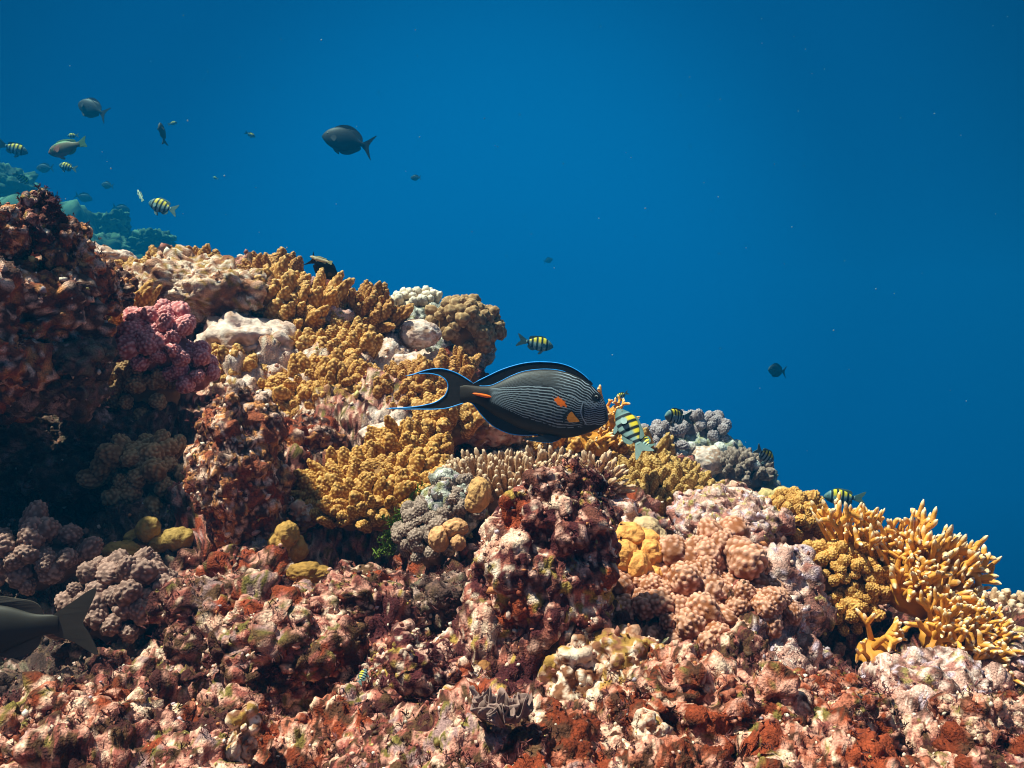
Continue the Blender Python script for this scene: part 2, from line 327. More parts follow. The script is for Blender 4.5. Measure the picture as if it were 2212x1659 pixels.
# ------------------------------------------------------------------ rocks and boulders
SCAT = []                                                       # surfaces that carry encrusting growth
def rock_mesh(r, seed, sub=5, style='rubble', s=1.0, lump=0.22, big=0.5, centre=(0, 0, 0), cell=44.):
    v, f = ico(sub); r = np.asarray(r, float); p = v * r
    n = nrm_rows(v / r)
    m = r.mean(); p = p + n * (m * lump * fbm(v * 1.3 + seed * 3.1, 3, seed))[:, None]
    p = rough(p + np.asarray(centre), n, s, seed, big * min(1, m / .12), f) - np.asarray(centre)
    return p, f, pigment(p + np.asarray(centre), style, seed, cell)
def nrm_rows(a): return a / np.linalg.norm(a, axis=1)[:, None]
def rock(name, label, px, py, d, rx, ry, rz, seed, style='rubble', sub=5, s=1.0, lump=.22, big=.5, cat='rock', group=None, mat='reef', scat=1.0, tilt=0, cell=44.):
    """radii in picture units at the rock's own distance"""
    c = P(px, py, d); k = K * d
    p, f, col = rock_mesh((rx * k, ry * k, rz * k), seed, sub, style, s, lump, big, c, cell)
    if tilt:
        a = math.radians(tilt); ca, sa = math.cos(a), math.sin(a)
        p = np.c_[p[:, 0] * ca + p[:, 2] * sa, p[:, 1], -p[:, 0] * sa + p[:, 2] * ca]
    o = obj(name, mk_mesh(name, p, f, col), M[mat], label=label, category=cat)
    o.location = Vector(c)
    if group: o['group'] = group
    if scat: SCAT.append((p + c, vnormals(p, f), style, scat, col))
    return o
rock('shade_wall', 'unseen steep wall of reef rock beyond the pinnacle, added to shade the hollow', -530, 720, 1.38, 370, 480, 370, 100, 'redknob', 5, 1.2, .2, .6, scat=0)  # stands out of frame, added and sized to throw shade over the hollow
rock('reef_pinnacle', 'tall dark knobbly pinnacle rock rising at the shaded edge of the reef', -45, 705, 1.32, 205, 200, 190, 101, 'redknob', 6, 1.15, .30, .6, scat=2)
rock('rock_knob', 'small maroon knob with red tip on top of the tall pinnacle', 88, 475, 1.33, 32, 40, 62, 102, 'maroon', 5, .9, .3)
rock('rock_knob', 'orange pointed knob beside the maroon one on the tall pinnacle', 22, 508, 1.30, 40, 40, 62, 103, 'redknob', 5, .9, .3)
rock('rock_knob', 'rounded orange and brown knob on the shoulder of the tall pinnacle', 152, 560, 1.36, 46, 50, 70, 104, 'redknob', 5, 1.1, .3)
rock('ledge_rock', 'reddish ledge rock jutting out beneath the tall pinnacle', 160, 640, 1.45, 110, 110, 70, 105, 'redknob', 6, 1.1, .3)
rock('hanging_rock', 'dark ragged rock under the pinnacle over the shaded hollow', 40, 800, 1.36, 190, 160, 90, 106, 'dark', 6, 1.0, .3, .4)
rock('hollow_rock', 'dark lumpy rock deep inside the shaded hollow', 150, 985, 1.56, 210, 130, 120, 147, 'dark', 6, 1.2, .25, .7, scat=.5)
rock('white_ledge', 'broad white crusted ledge rock along the crest with dark underside', 430, 648, 1.98, 185, 170, 74, 107, 'palerub', 6, 1.25, .16, .5, scat=1.8)
rock('pale_crest_rock', 'smooth pale rock at the crest beside the knobbly pinnacle', 225, 560, 2.05, 70, 70, 28, 108, 'pale', 5, .5, .2, .3, mat='pale', scat=.1)
rock('bleached_rock', 'bare pinkish white rock face between the golden corals', 545, 752, 1.84, 105, 90, 62, 109, 'pale', 5, .55, .25, .4, mat='pale', scat=.1)
rock('pale_rock', 'pale triangular rock beneath the crest coral clump', 700, 690, 1.96, 60, 60, 30, 110, 'pinkrub', 5, .6, .25, .3, scat=.4)
rock('coral_boulder', 'grey boulder capped with brown knobs behind the striped fish tail', 955, 745, 2.2, 105, 110, 95, 111, 'grey', 6, .9, .14, .4, scat=.7)
rock('flat_stone', 'flat pale grey stone set into the grey boulder', 908, 722, 2.0, 45, 35, 30, 112, 'pale', 5, .25, .12, .2, mat='pale', scat=0)
rock('white_lump', 'small white lump under the grey boulder', 880, 795, 1.88, 35, 35, 28, 113, 'pale', 5, .5, .2, .3, mat='pale', scat=0)
rock('fuzzy_pillar', 'rust brown turf covered pillar rock beside the shaded hollow', 515, 1010, 1.30, 90, 100, 175, 114, 'redknob', 6, 1.0, .16, .5, scat=1.6, tilt=-6)
rock('central_bommie', 'upright maroon algae covered bommie rock in front of the tan finger coral', 1178, 1262, .99, 142, 130, 236, 115, 'maroon', 6, .9, .16, .45, scat=1.9, tilt=3)
rock('crusted_peak', 'pink crusted peak of the maroon bommie', 1240, 1074, .99, 48, 50, 60, 116, 'maroon', 5, .8, .16, .3, scat=1.2)
rock('tufted_rock', 'dark algae tufted rock at the foot of the bommie', 1190, 1430, .98, 130, 120, 110, 117, 'maroon', 6, 1.1, .25, .7, scat=1.5)
rock('dark_rock', 'low dark brown rock between bommie and cave', 960, 1300, 1.08, 80, 90, 60, 118, 'dark', 5, 1.2, .25, .6, scat=1.2)
rock('pink_rubble_rock', 'rock of pink knobs and white crust beside the olive coral field', 1585, 1165, 1.36, 125, 120, 90, 119, 'pinkrub', 6, 1.2, .2, .6, scat=1.4)
rock('peach_rock', 'peach coloured rock on top of the pink knobbly rock', 1575, 1085, 1.42, 75, 70, 25, 120, 'pale', 5, .5, .2, .3, mat='pale', scat=.1)
rock('pink_rubble_rock', 'rough pink rock between rose cauliflower coral and fire coral', 1690, 1290, 1.18, 80, 90, 85, 121, 'pinkrub', 5, 1.3, .25, .6, scat=1.3)
rock('far_bommie', 'blue grey bommie with purple corals rising behind the olive coral field', 1510, 1100, 3.0, 118, 110, 190, 122, 'grey', 6, 1.3, .16, .6, scat=1.5)
rock('round_white_coral', 'smooth round whitish boulder coral on the blue grey bommie', 1525, 995, 2.76, 40, 40, 30, 123, 'pale', 5, .3, .1, .2, mat='pale', scat=0, cat='coral')
rock('far_slope_rock', 'grey rock with pale knobs on the far flank of the blue grey bommie', 1620, 1140, 2.75, 95, 90, 135, 124, 'grey', 5, 1.3, .2, .6, scat=1.5)
rock('cream_rock', 'pinkish cream crusted rock at the foot of the bommie', 1235, 1465, .90, 62, 60, 70, 125, 'palerub', 5, .8, .3, .5, mat='pale', scat=.6)
rock('cream_rock', 'cream rock with purple blush below the rose cauliflower coral', 1340, 1440, .91, 66, 60, 60, 126, 'palerub', 5, .8, .3, .5, mat='pale', scat=.6)
rock('rust_rock', 'long rust brown crusted rock along the bottom of the slope', 1500, 1540, .82, 180, 120, 70, 127, 'rust', 6, 1.1, .3, .7, scat=1.5)
rock('rust_rock', 'low rust and olive rock under the fire coral shadow', 1780, 1560, .86, 150, 120, 80, 128, 'rust', 6, 1.1, .3, .7, scat=1.5)
rock('white_post', 'small upright white crusted post among rust algae', 1410, 1600, .74, 34, 34, 48, 129, 'palerub', 5, .8, .3, .3, mat='pale', scat=.1)
rock('white_post', 'low white crusted stub beside the grey leafy sponge', 1125, 1590, .75, 28, 28, 36, 130, 'palerub', 5, .8, .3, .3, mat='pale', scat=.1)
rock('white_branch_rock', 'long white crusted ridge stone near the dark cave', 525, 1610, .76, 24, 30, 80, 131, 'palerub', 5, .8, .3, .3, mat='pale', scat=.2, tilt=12)
rock('brown_rock', 'brown rubble rock above the white ridge stone', 640, 1420, .94, 150, 120, 100, 132, 'rubble', 6, 1.2, .28, .8, scat=1.5)
rock('brown_rock', 'broad reddish rubble rock below the table coral cave', 760, 1310, 1.08, 170, 110, 65, 133, 'rubble', 6, 1.1, .25, .6, scat=1.6)
rock('brown_rock', 'maroon tufted rubble rock between cave and bommie foot', 900, 1490, .88, 130, 110, 110, 134, 'maroon', 6, 1.1, .28, .8, scat=1.5)
rock('rubble_rock', 'orange and cream rubble rock under the dark cave', 170, 1600, .78, 190, 120, 80, 135, 'rust', 6, 1.1, .3, .8, scat=1.3)
rock('rubble_rock', 'olive brown rubble rock beside the mauve cauliflower coral', 450, 1330, 1.08, 110, 90, 80, 136, 'rubble', 5, 1.2, .28, .7, scat=1.5)
rock('ridged_boulder', 'rounded brown ridged boulder coral below the fire coral', 1815, 1510, .93, 62, 60, 52, 137, 'rust', 5, .6, .14, .3, scat=.4, cat='coral')
rock('rim_rock', 'curled cream rimmed rock at the lower end of the slope', 2140, 1590, .86, 110, 100, 75, 138, 'rust', 6, 1.3, .35, .9, scat=1.4)
rock('pale_slope_rock', 'pale pink rock under the fire coral branches', 2010, 1480, 1.0, 120, 100, 50, 139, 'pinkrub', 5, .9, .25, .6, scat=.8)
rock('pale_slope_rock', 'pale lilac rock beyond the fire coral branches', 2170, 1440, 1.12, 90, 100, 60, 140, 'pinkrub', 5, .9, .25, .6, scat=.8)
rock('pale_rock', 'white crusted rock face under the striped fish belly', 1050, 925, 1.66, 90, 80, 45, 141, 'palerub', 5, .8, .25, .5, mat='pale', scat=.6)
rock('pale_rock', 'pale pink stone above the table coral', 840, 940, 1.52, 58, 60, 24, 142, 'pale', 5, .5, .25, .4, mat='pale', scat=.2)
rock('cave_roof_rock', 'dark reddish rock over the cave beside the fuzzy pillar', 660, 975, 1.5, 75, 70, 60, 143, 'redknob', 5, 1.2, .25, .6, scat=1.4)
rock('yellow_crust_rock', 'pale yellow crusted stone beside the table coral', 655, 1105, 1.33, 34, 40, 30, 144, 'palerub', 5, .8, .3, .4, mat='pale', scat=.4)
rock('pale_rubble_rock', 'grey white rubble rock between table coral and bommie', 975, 1100, 1.22, 55, 60, 70, 145, 'grey', 5, 1.1, .25, .5, scat=1.2)
rock('lilac_rock', 'lilac white rock wedged between bommie and yellow lobed coral', 1345, 1120, 1.25, 45, 45, 30, 146, 'pinkrub', 5, .8, .25, .4, scat=.6)

# ------------------------------------------------------------------ coral branches
GA = math.pi * (3 - math.sqrt(5))
def branch_mesh(name, seed, na=20, nz=24, R=.26, taper=.72, tc=.72, bend=.12, nubs=70, nr_=.085, nh=.05, head=None):
    r = np.random.default_rng(seed)
    s = np.linspace(0, 1, nz); t = 1 - (1 - s) ** 1.25
    th = np.linspace(0, 2 * np.pi, na, endpoint=False)
    if head is None:
        rad = R * (1 - (1 - taper) * t)
    else:
        rad = R * (head + (1 - head) * sst(.1, .7, t))
    cap = np.sqrt(np.clip(1 - (np.clip(t - tc, 0, 1) / (1 - tc)) ** 2, 0, 1)); rad = np.maximum(rad * cap, 1e-4)
    b1, b2 = r.uniform(-bend, bend, 2)
    T, TH = np.meshgrid(t, th, indexing='ij'); RR = np.repeat(rad[:, None], na, 1)
    RR = RR * (1 + .12 * np.sin(2 * TH + r.uniform(0, 6)) * T + .07 * np.sin(3 * TH + r.uniform(0, 6)))
    p = np.stack([RR * np.cos(TH) + b1 * T ** 2, RR * np.sin(TH) + b2 * T ** 2, T], -1).reshape(-1, 3)
    f = grid_faces(nz, na, True); n = -vnormals(p, f)
    n *= np.sign((n * (p - np.array([0, 0, .35]))).sum(1))[:, None]
    # corallites in a loose spiral
    n[-na:] = (0, 0, 1); fine = np.linspace(0, 1, 400); fr_ = np.interp(fine, t, rad)
    ds = np.hypot(np.diff(fine), np.diff(fr_)) * (fr_[1:] + fr_[:-1]) * .5; cu = np.r_[0, np.cumsum(ds)]; area = 2 * np.pi * cu[-1]
    tt = np.interp((np.arange(nubs) + .5) / nubs, cu / cu[-1], fine); aa = np.arange(nubs) * GA + r.uniform(-.3, .3, nubs)
    nr_ = nr_ * math.sqrt(area / nubs); nh = nh * nr_
    kr = np.interp(tt, t, rad); q = np.stack([kr * np.cos(aa) + b1 * tt ** 2, kr * np.sin(aa) + b2 * tt ** 2, tt], -1)
    sz = nr_ * r.uniform(.75, 1.25, nubs)
    D = np.sqrt(((p[:, None] - q[None]) ** 2).sum(-1)) / sz[None]
    h = sst(.05, .85, np.clip(1 - D.min(1), 0, 1))
    p = p + n * (h * nh)[:, None]
    return mk_mesh(name, p, f[:, ::-1], np.c_[h, p[:, 2].clip(0, 1), np.full(len(p), r.random())])
BR = dict(
    gold=[branch_mesh('staghorn_branch', 200 + i, na=36, nz=40, R=.24 + .03 * (i % 3), taper=.55, tc=.55, bend=.16, nubs=80, nr_=.58, nh=.42) for i in range(7)],
    fine=[branch_mesh('finger_branch', 220 + i, na=12, nz=18, R=.13, taper=.6, tc=.8, bend=.12, nubs=36, nr_=.5, nh=.5) for i in range(5)],
    caul=[branch_mesh('cauliflower_branch', 240 + i, na=44, nz=42, R=.44, taper=1, tc=.42, bend=.1, nubs=95, nr_=.64, nh=.65, head=.4) for i in range(7)],
    knob=[branch_mesh('knob_branch', 260 + i, na=16, nz=14, R=.5, taper=.9, tc=.3, bend=.1, nubs=22, nr_=.6, nh=.4, head=.7) for i in range(5)])
def tube(pts, rad, na=9, cap=True):
    pts = np.asarray(pts, float); n = len(pts); tg = np.gradient(pts, axis=0); tg /= np.linalg.norm(tg, axis=1)[:, None]
    ref = np.array([0., 1, 0]) if abs(tg[0][1]) < .9 else np.array([1., 0, 0])
    th = np.linspace(0, 2 * np.pi, na, endpoint=False); out = []
    for i in range(n):
        u = nrm(np.cross(tg[i], ref)); v = np.cross(tg[i], u); out.append(pts[i] + rad[i] * (np.cos(th)[:, None] * u + np.sin(th)[:, None] * v))
    return np.concatenate(out), grid_faces(n, na, True)
def fork_mesh(seed):
    """a flattened, forking fire coral branch with blunt tips"""
    r = np.random.default_rng(seed); Vs, Fs, Cs = [], [], []; off = 0
    def limb(p0, ang, ln, r0, depth, g0):
        nonlocal off
        n = 9; a = ang; pts = [np.array(p0)]; st = ln / (n - 1); turn = r.uniform(-.5, .5) / n
        yb = r.uniform(-.12, .12) * st
        for i in range(n - 1):
            a += turn; pts.append(pts[-1] + np.array([math.sin(a) * st, yb, math.cos(a) * st]))
        tt = np.linspace(0, 1, n); rad = r0 * (1 - .25 * tt); rad[-1] *= .25; rad[-2] *= .72
        v, f = tube(pts, rad, 9); v[:, 1] *= 1.0
        g = np.repeat(g0 + (1 - g0) * tt, 9) if depth == 0 else np.repeat(g0 + (.62 - g0) * tt, 9)
        Vs.append(v); Fs.append(f + off); Cs.append(np.c_[np.zeros(len(v)), g, np.zeros(len(v))]); off += len(v)
        return pts, a
    def grow(p0, ang, ln, r0, lev, g0):
        k = int(r.integers(2, 4)) if lev else 0
        pts, a = limb(p0, ang, ln, r0, lev, g0)
        sp = np.linspace(-.75, .75, k) if k else []
        for j in range(k):
            i = -2 if j % 2 == 0 else -4
            grow(pts[i], a + sp[j] + r.uniform(-.2, .2), ln * r.uniform(.55, .85), r0 * .86, lev - 1, .45)
    grow((0, 0, 0), r.uniform(-.15, .15), .45, .072, 2 if seed % 3 else 1, 0.)
    return mk_mesh('fire_branch', np.concatenate(Vs), np.concatenate(Fs), np.concatenate(Cs))
BR['fire'] = [fork_mesh(300 + i) for i in range(8)]

def base_mesh(name, a, b, c, seed, lump=.15):
    v, f = ico(4); p = v * np.array([a, b, c]); n = nrm_rows(v / np.array([a, b, c]))
    p = p + n * (min(a, b, c) * lump * fbm(v * 2.5 + seed, 3, seed) + .006 * fbm(p * 60, 3, seed))[:, None]
    return mk_mesh(name, p, f, np.c_[np.clip(.4 * fbm(p * 120, 2, seed), 0, 1), np.full(len(p), .12), np.zeros(len(p))])
def colony(name, label, px, py, d, a, b, c, axis, n, flen, frad, kind, mat, seed, up=.35, jit=.22, base=True, cat='coral', group=None, edge=.97, part='branch', lean=(0, 0, 0), sizevar=.38, root_in=.18, flat=False, gaps=.08):
    if mat == 'gold': mat = ('gold', 'gold_b', 'gold_c')[seed % 3]            # neighbouring colonies differ a little in tone
    r = np.random.default_rng(seed); k = K * d; a, b, c, flen, frad = a * k, b * k, c * k, flen * k, frad * k
    c0 = P(px, py, d); t = thing(name, label, cat, c0, group); u, v, w = frame(axis); m = M[mat]
    if base:
        bm = base_mesh('coral_base', a * .97, b * .97, c * (.9 if not flat else 1), seed); bm.materials.append(m)
        obj('base', bm, m, t, mtx((0, 0, 0), u, v, w))
    vs = BR[kind]
    for i in range(n):
        rr = math.sqrt((i + .5) / n) * edge; th = i * GA + r.uniform(-.25, .25)
        x, y = rr * math.cos(th), rr * math.sin(th); h = math.sqrt(max(0.02, 1 - rr * rr))
        pos = u * (a * x) + v * (b * y) + w * (c * h)
        if flat: nm = nrm(u * (x * .75) + v * (y * .75) + w * (1.15 - .5 * rr))
        else: nm = nrm(u * (x / a) + v * (y / b) + w * (h / c))
        nm = nrm(nm + up * np.array([0, 0, 1.]) + np.asarray(lean) + r.normal(0, jit, 3))
        if r.random() < gaps: continue
        sz_ = float(np.clip(1 + .55 * pnoise(((c0 + pos) * 16)[None], seed)[0], .6, 1.45)); pos = pos + w * (c * .35 * float(pnoise(((c0 + pos) * 11)[None], seed + 5)[0]))
        fl = flen * r.uniform(1 - sizevar, 1 + sizevar) * sz_; fr = frad * r.uniform(.78, 1.2) * (.5 + .5 * sz_)
        bu, bv, bw = frame(nm, nrm(r.normal(size=3)))
        me = vs[int(r.integers(len(vs)))]
        kk = (me.name, mat)
        if kk not in _mm:
            c_ = me.copy(); c_.materials.clear(); c_.materials.append(m); _mm[kk] = c_
        R0 = {'gold': .26, 'fine': .13, 'caul': .46, 'knob': .5, 'fire': .26}[kind]
        obj(part, _mm[kk], None, t, mtx(pos - nm * fl * root_in, bu, bv, bw, fr / R0, fr / R0, fl))
    return t
_mm = {}
FW = (0, -.6, .8)
# golden staghorn colonies
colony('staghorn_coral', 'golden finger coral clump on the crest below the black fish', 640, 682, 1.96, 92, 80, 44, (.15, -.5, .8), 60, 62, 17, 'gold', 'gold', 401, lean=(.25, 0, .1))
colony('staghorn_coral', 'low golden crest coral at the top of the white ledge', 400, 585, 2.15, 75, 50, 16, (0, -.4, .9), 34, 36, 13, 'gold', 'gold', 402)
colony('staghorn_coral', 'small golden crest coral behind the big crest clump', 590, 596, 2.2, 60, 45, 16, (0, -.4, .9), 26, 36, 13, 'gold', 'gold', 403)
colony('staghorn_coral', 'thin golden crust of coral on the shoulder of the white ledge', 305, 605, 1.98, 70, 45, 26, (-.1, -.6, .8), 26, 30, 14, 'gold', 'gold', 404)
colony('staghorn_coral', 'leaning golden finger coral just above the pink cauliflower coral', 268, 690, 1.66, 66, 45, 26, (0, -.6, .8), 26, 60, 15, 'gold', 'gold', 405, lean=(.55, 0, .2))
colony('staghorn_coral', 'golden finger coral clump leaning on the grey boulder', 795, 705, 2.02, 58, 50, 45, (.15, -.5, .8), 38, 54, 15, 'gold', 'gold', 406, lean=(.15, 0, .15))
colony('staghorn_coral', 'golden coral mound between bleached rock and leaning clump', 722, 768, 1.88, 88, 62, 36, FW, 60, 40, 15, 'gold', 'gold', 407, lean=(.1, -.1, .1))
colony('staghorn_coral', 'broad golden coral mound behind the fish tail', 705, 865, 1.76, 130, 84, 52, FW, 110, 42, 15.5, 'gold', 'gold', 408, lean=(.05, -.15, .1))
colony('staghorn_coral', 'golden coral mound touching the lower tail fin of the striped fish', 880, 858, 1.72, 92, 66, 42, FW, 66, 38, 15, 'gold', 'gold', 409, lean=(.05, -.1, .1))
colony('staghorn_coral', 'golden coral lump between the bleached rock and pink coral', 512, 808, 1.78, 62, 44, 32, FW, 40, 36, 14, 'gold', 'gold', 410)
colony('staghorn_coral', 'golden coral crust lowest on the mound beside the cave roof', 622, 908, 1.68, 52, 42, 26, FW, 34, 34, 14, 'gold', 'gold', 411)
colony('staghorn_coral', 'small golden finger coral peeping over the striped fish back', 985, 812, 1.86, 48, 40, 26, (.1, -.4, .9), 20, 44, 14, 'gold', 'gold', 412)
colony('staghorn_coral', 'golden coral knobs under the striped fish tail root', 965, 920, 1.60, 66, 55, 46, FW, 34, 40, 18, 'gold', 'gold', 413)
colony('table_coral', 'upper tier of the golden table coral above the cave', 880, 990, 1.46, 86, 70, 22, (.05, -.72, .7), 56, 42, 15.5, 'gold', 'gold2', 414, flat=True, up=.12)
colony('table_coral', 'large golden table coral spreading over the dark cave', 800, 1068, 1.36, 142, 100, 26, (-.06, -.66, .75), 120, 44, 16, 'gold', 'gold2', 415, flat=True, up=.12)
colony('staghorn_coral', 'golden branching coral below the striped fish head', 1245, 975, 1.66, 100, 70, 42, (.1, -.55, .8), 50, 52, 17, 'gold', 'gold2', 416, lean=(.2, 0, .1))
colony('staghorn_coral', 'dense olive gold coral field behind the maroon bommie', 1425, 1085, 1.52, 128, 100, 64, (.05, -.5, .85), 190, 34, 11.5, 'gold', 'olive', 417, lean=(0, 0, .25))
colony('staghorn_coral', 'pale brown finger coral reaching up beside the swimming striped fishes', 1385, 1000, 1.75, 66, 45, 26, (.1, -.45, .85), 24, 54, 14, 'gold', 'olive', 418)
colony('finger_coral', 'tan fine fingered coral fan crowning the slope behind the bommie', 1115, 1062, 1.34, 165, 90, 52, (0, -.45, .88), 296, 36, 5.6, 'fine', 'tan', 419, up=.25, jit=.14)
colony('finger_coral', 'pale pink fine fingered coral tuft beside the bommie peak', 1280, 1062, 1.28, 42, 45, 46, (.4, -.4, .8), 90, 46, 6, 'fine', 'tan', 420, up=.1, jit=.14)
# cauliflower corals
colony('cauliflower_coral', 'bright pink cauliflower coral with knobbly heads', 348, 758, 1.58, 66, 54, 54, (.05, -.65, .75), 34, 46, 22, 'caul', 'pink', 430, up=.1, root_in=.12)
colony('cauliflower_coral', 'smaller pink cauliflower coral lower beside the bright one', 418, 812, 1.60, 40, 36, 34, (.15, -.7, .7), 16, 40, 20, 'caul', 'pink', 431, up=.1, root_in=.12)
colony('cauliflower_coral', 'brown cauliflower coral beneath the pink one', 315, 850, 1.60, 72, 55, 50, (0, -.75, .6), 26, 50, 24, 'caul', 'brownc', 432, up=.0, root_in=.12)
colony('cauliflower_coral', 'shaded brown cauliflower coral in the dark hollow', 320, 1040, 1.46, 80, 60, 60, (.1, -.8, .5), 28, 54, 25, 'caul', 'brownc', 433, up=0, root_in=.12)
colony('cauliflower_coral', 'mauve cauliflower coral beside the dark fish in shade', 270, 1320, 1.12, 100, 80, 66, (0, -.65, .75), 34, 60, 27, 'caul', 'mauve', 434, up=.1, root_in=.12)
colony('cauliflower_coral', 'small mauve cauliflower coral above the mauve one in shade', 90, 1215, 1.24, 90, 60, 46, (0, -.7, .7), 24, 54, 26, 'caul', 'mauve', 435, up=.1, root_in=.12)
colony('cauliflower_coral', 'grey knobbed cauliflower coral between table coral and bommie', 935, 1165, 1.20, 58, 55, 66, (-.2, -.75, .6), 36, 36, 19, 'caul', 'greyc', 436, up=.1, root_in=.12)
colony('cauliflower_coral', 'grey cauliflower coral below the pale rubble near the green algae', 985, 1095, 1.22, 44, 45, 38, (-.1, -.7, .7), 20, 34, 17, 'caul', 'greyc', 437, up=.1, root_in=.12)
for i, (px, py, a, c, n, lab) in enumerate([(1410, 1330, 62, 44, 16, 'rose brown cauliflower coral beside the yellow pillar'), (1500, 1305, 70, 52, 20, 'rose brown cauliflower coral in the middle of its row'),
        (1565, 1245, 56, 46, 15, 'rose brown cauliflower coral at the top of its row'), (1620, 1345, 70, 50, 19, 'rose brown cauliflower coral next to the rough pink rock'),
        (1525, 1395, 66, 46, 17, 'lowest rose brown cauliflower coral above the little pale fish'), (1460, 1260, 48, 38, 12, 'rose brown cauliflower coral right under the yellow lobed coral')]):
    colony('cauliflower_coral', lab, px, py, 1.06 + .0006 * (1330 - py), a, a * .8, c, (.05, -.6, .8), n, 58, 31, 'caul', 'rose', 440 + i, up=.15, root_in=.12)
colony('cauliflower_coral', 'purple cauliflower coral on the face of the blue grey bommie', 1425, 965, 2.8, 46, 40, 44, (-.1, -.6, .8), 24, 28, 14, 'caul', 'purple', 450, up=.1, root_in=.12)
colony('cauliflower_coral', 'dull purple cauliflower coral along the ridge of the blue grey bommie', 1505, 938, 2.95, 66, 40, 28, (.25, -.3, .9), 30, 26, 13, 'caul', 'purple', 451, up=.1, root_in=.12)
colony('knob_coral', 'brown knobbed coral covering the seaward side of the grey boulder', 1000, 725, 2.12, 72, 60, 66, (.35, -.6, .7), 60, 24, 14, 'knob', 'brownc', 452, up=.0, root_in=.12)
colony('knob_coral', 'cream knobs on the top of the grey boulder', 895, 662, 2.2, 55, 40, 22, (0, -.4, .9), 40, 18, 9, 'knob', 'cream', 453, root_in=.12)
colony('knob_coral', 'pale knobs of coral on the far flank of the blue grey bommie', 1605, 1022, 2.7, 48, 40, 30, (.2, -.5, .8), 60, 20, 8, 'knob', 'greyc', 454, root_in=.12)
colony('knob_coral', 'cream knobbed little coral mound at the bottom of the slope', 885, 1650, .735, 48, 40, 40, (0, -.4, .9), 40, 22, 10, 'knob', 'cream', 455, root_in=.12)
colony('knob_coral', 'brown bumpy coral shelf under the fire coral', 1830, 1245, 1.22, 85, 70, 48, (.1, -.6, .75), 60, 34, 16, 'caul', 'gold2', 456, up=.1, root_in=.12)
colony('knob_coral', 'brown bumpy coral slope above the fire coral', 1700, 1130, 1.40, 62, 55, 45, (.2, -.55, .8), 44, 30, 14, 'caul', 'gold2', 457, up=.1, root_in=.12)
colony('knob_coral', 'hanging brown bumpy coral lobe over the dark hollow of the fire coral', 1835, 1310, 1.20, 58, 50, 30, (0, -.8, .5), 30, 30, 15, 'caul', 'gold2', 458, up=0, root_in=.12)
colony('finger_coral', 'fine pale fingered coral beyond the fire coral at the end of the slope', 2190, 1360, 1.38, 90, 80, 50, (.2, -.5, .85), 90, 34, 9, 'fine', 'tan', 459, up=.2)
# fire coral
FG = 'fire coral colonies'
colony('fire_coral', 'tall yellow fire coral with white tips facing the open water', 1845, 1190, 1.22, 62, 50, 34, (.05, -.25, .9), 30, 116, 24, 'fire', 'fire', 470, up=.6, jit=.2, root_in=.1)
colony('fire_coral', 'large yellow fire coral thicket spreading over the dark hollow', 1985, 1270, 1.20, 95, 75, 60, (.2, -.5, .75), 84, 116, 24, 'fire', 'fire', 471, up=.5, jit=.25, root_in=.1, lean=(.25, 0, 0))
colony('fire_coral', 'lower yellow fire coral thicket above the pale rocks', 2060, 1395, 1.12, 84, 66, 50, (.3, -.6, .6), 74, 112, 24, 'fire', 'fire', 472, up=.4, jit=.25, root_in=.1, lean=(.3, 0, 0))
colony('fire_coral', 'loose yellow fire coral twigs inside the dark hollow', 1905, 1425, 1.10, 55, 50, 26, (.1, -.5, .8), 7, 105, 24, 'fire', 'fire', 473, up=.3, jit=.3, root_in=.05)
colony('fire_coral', 'small cream fire coral sprig behind the striped fish snout', 1325, 905, 1.62, 26, 26, 26, (.3, -.3, .8), 7, 62, 15, 'fire', 'fire', 474, up=.3, jit=.3, root_in=.1)
colony('fire_coral', 'cream fire coral shelf under the striped fish snout', 1275, 955, 1.60, 48, 36, 22, (.4, -.4, .7), 9, 62, 15, 'fire', 'fire', 475, up=.1, jit=.3, root_in=.1, lean=(.5, 0, 0))
# lobed corals: each lobe a piece
def lobes(name, label, lst, col, seed, cat='coral', wob=.12, part='lobe', col2=None):
    c0 = P(*lst[0][:3]); t = thing(name, label, cat, c0)
    for i, (px, py, d, rx, rz) in enumerate(lst):
        v, f = ico(5); k = K * d; R = np.array([rx, (rx + rz) / 2, rz]) * k
        n = nrm_rows(v / R); p = v * R + n * (R.mean() * (wob * fbm(v * 1.6 + seed + i * 7.3, 3, seed + i) + .12 * (0.5 - worley(v * 2.1 + i, seed)[0]) + .035 * (.5 - worley(v * 9 + i, seed + 1)[0])))[:, None]
        c = np.asarray(col) * (1 + .22 * fbm(v * 2.2 + i, 3, seed + 9))[:, None]
        obj(part, mk_mesh(part, p, f, c), M['lobe'], t, Matrix.Translation(Vector(P(px, py, d) - c0)))
    return t
YEL = (.80, .345, .095); TANS = (.60, .39, .22); ORG = (.62, .31, .14)
lobes('lobed_coral', 'yellow lobed boulder coral beside the maroon bommie', [(1352, 1160, 1.10, 45, 32), (1400, 1172, 1.10, 32, 26), (1345, 1205, 1.08, 36, 40), (1402, 1195, 1.09, 30, 34), (1378, 1225, 1.07, 28, 36), (1412, 1245, 1.08, 26, 30), (1342, 1262, 1.07, 30, 28), (1385, 1190, 1.12, 40, 50)], YEL, 500)
lobes('lobed_coral', 'smooth tan coral hump behind the yellow lobed coral', [(1395, 1150, 1.2, 34, 36), (1415, 1175, 1.2, 32, 40), (1440, 1195, 1.19, 32, 30)], TANS, 510, wob=.06)
lobes('pillar_coral', 'short ochre pillar coral below the yellow lobed coral', [(1325, 1335, 1.02, 24, 40), (1322, 1360, 1.01, 24, 30)], (.52, .23, .03), 520, wob=.05)
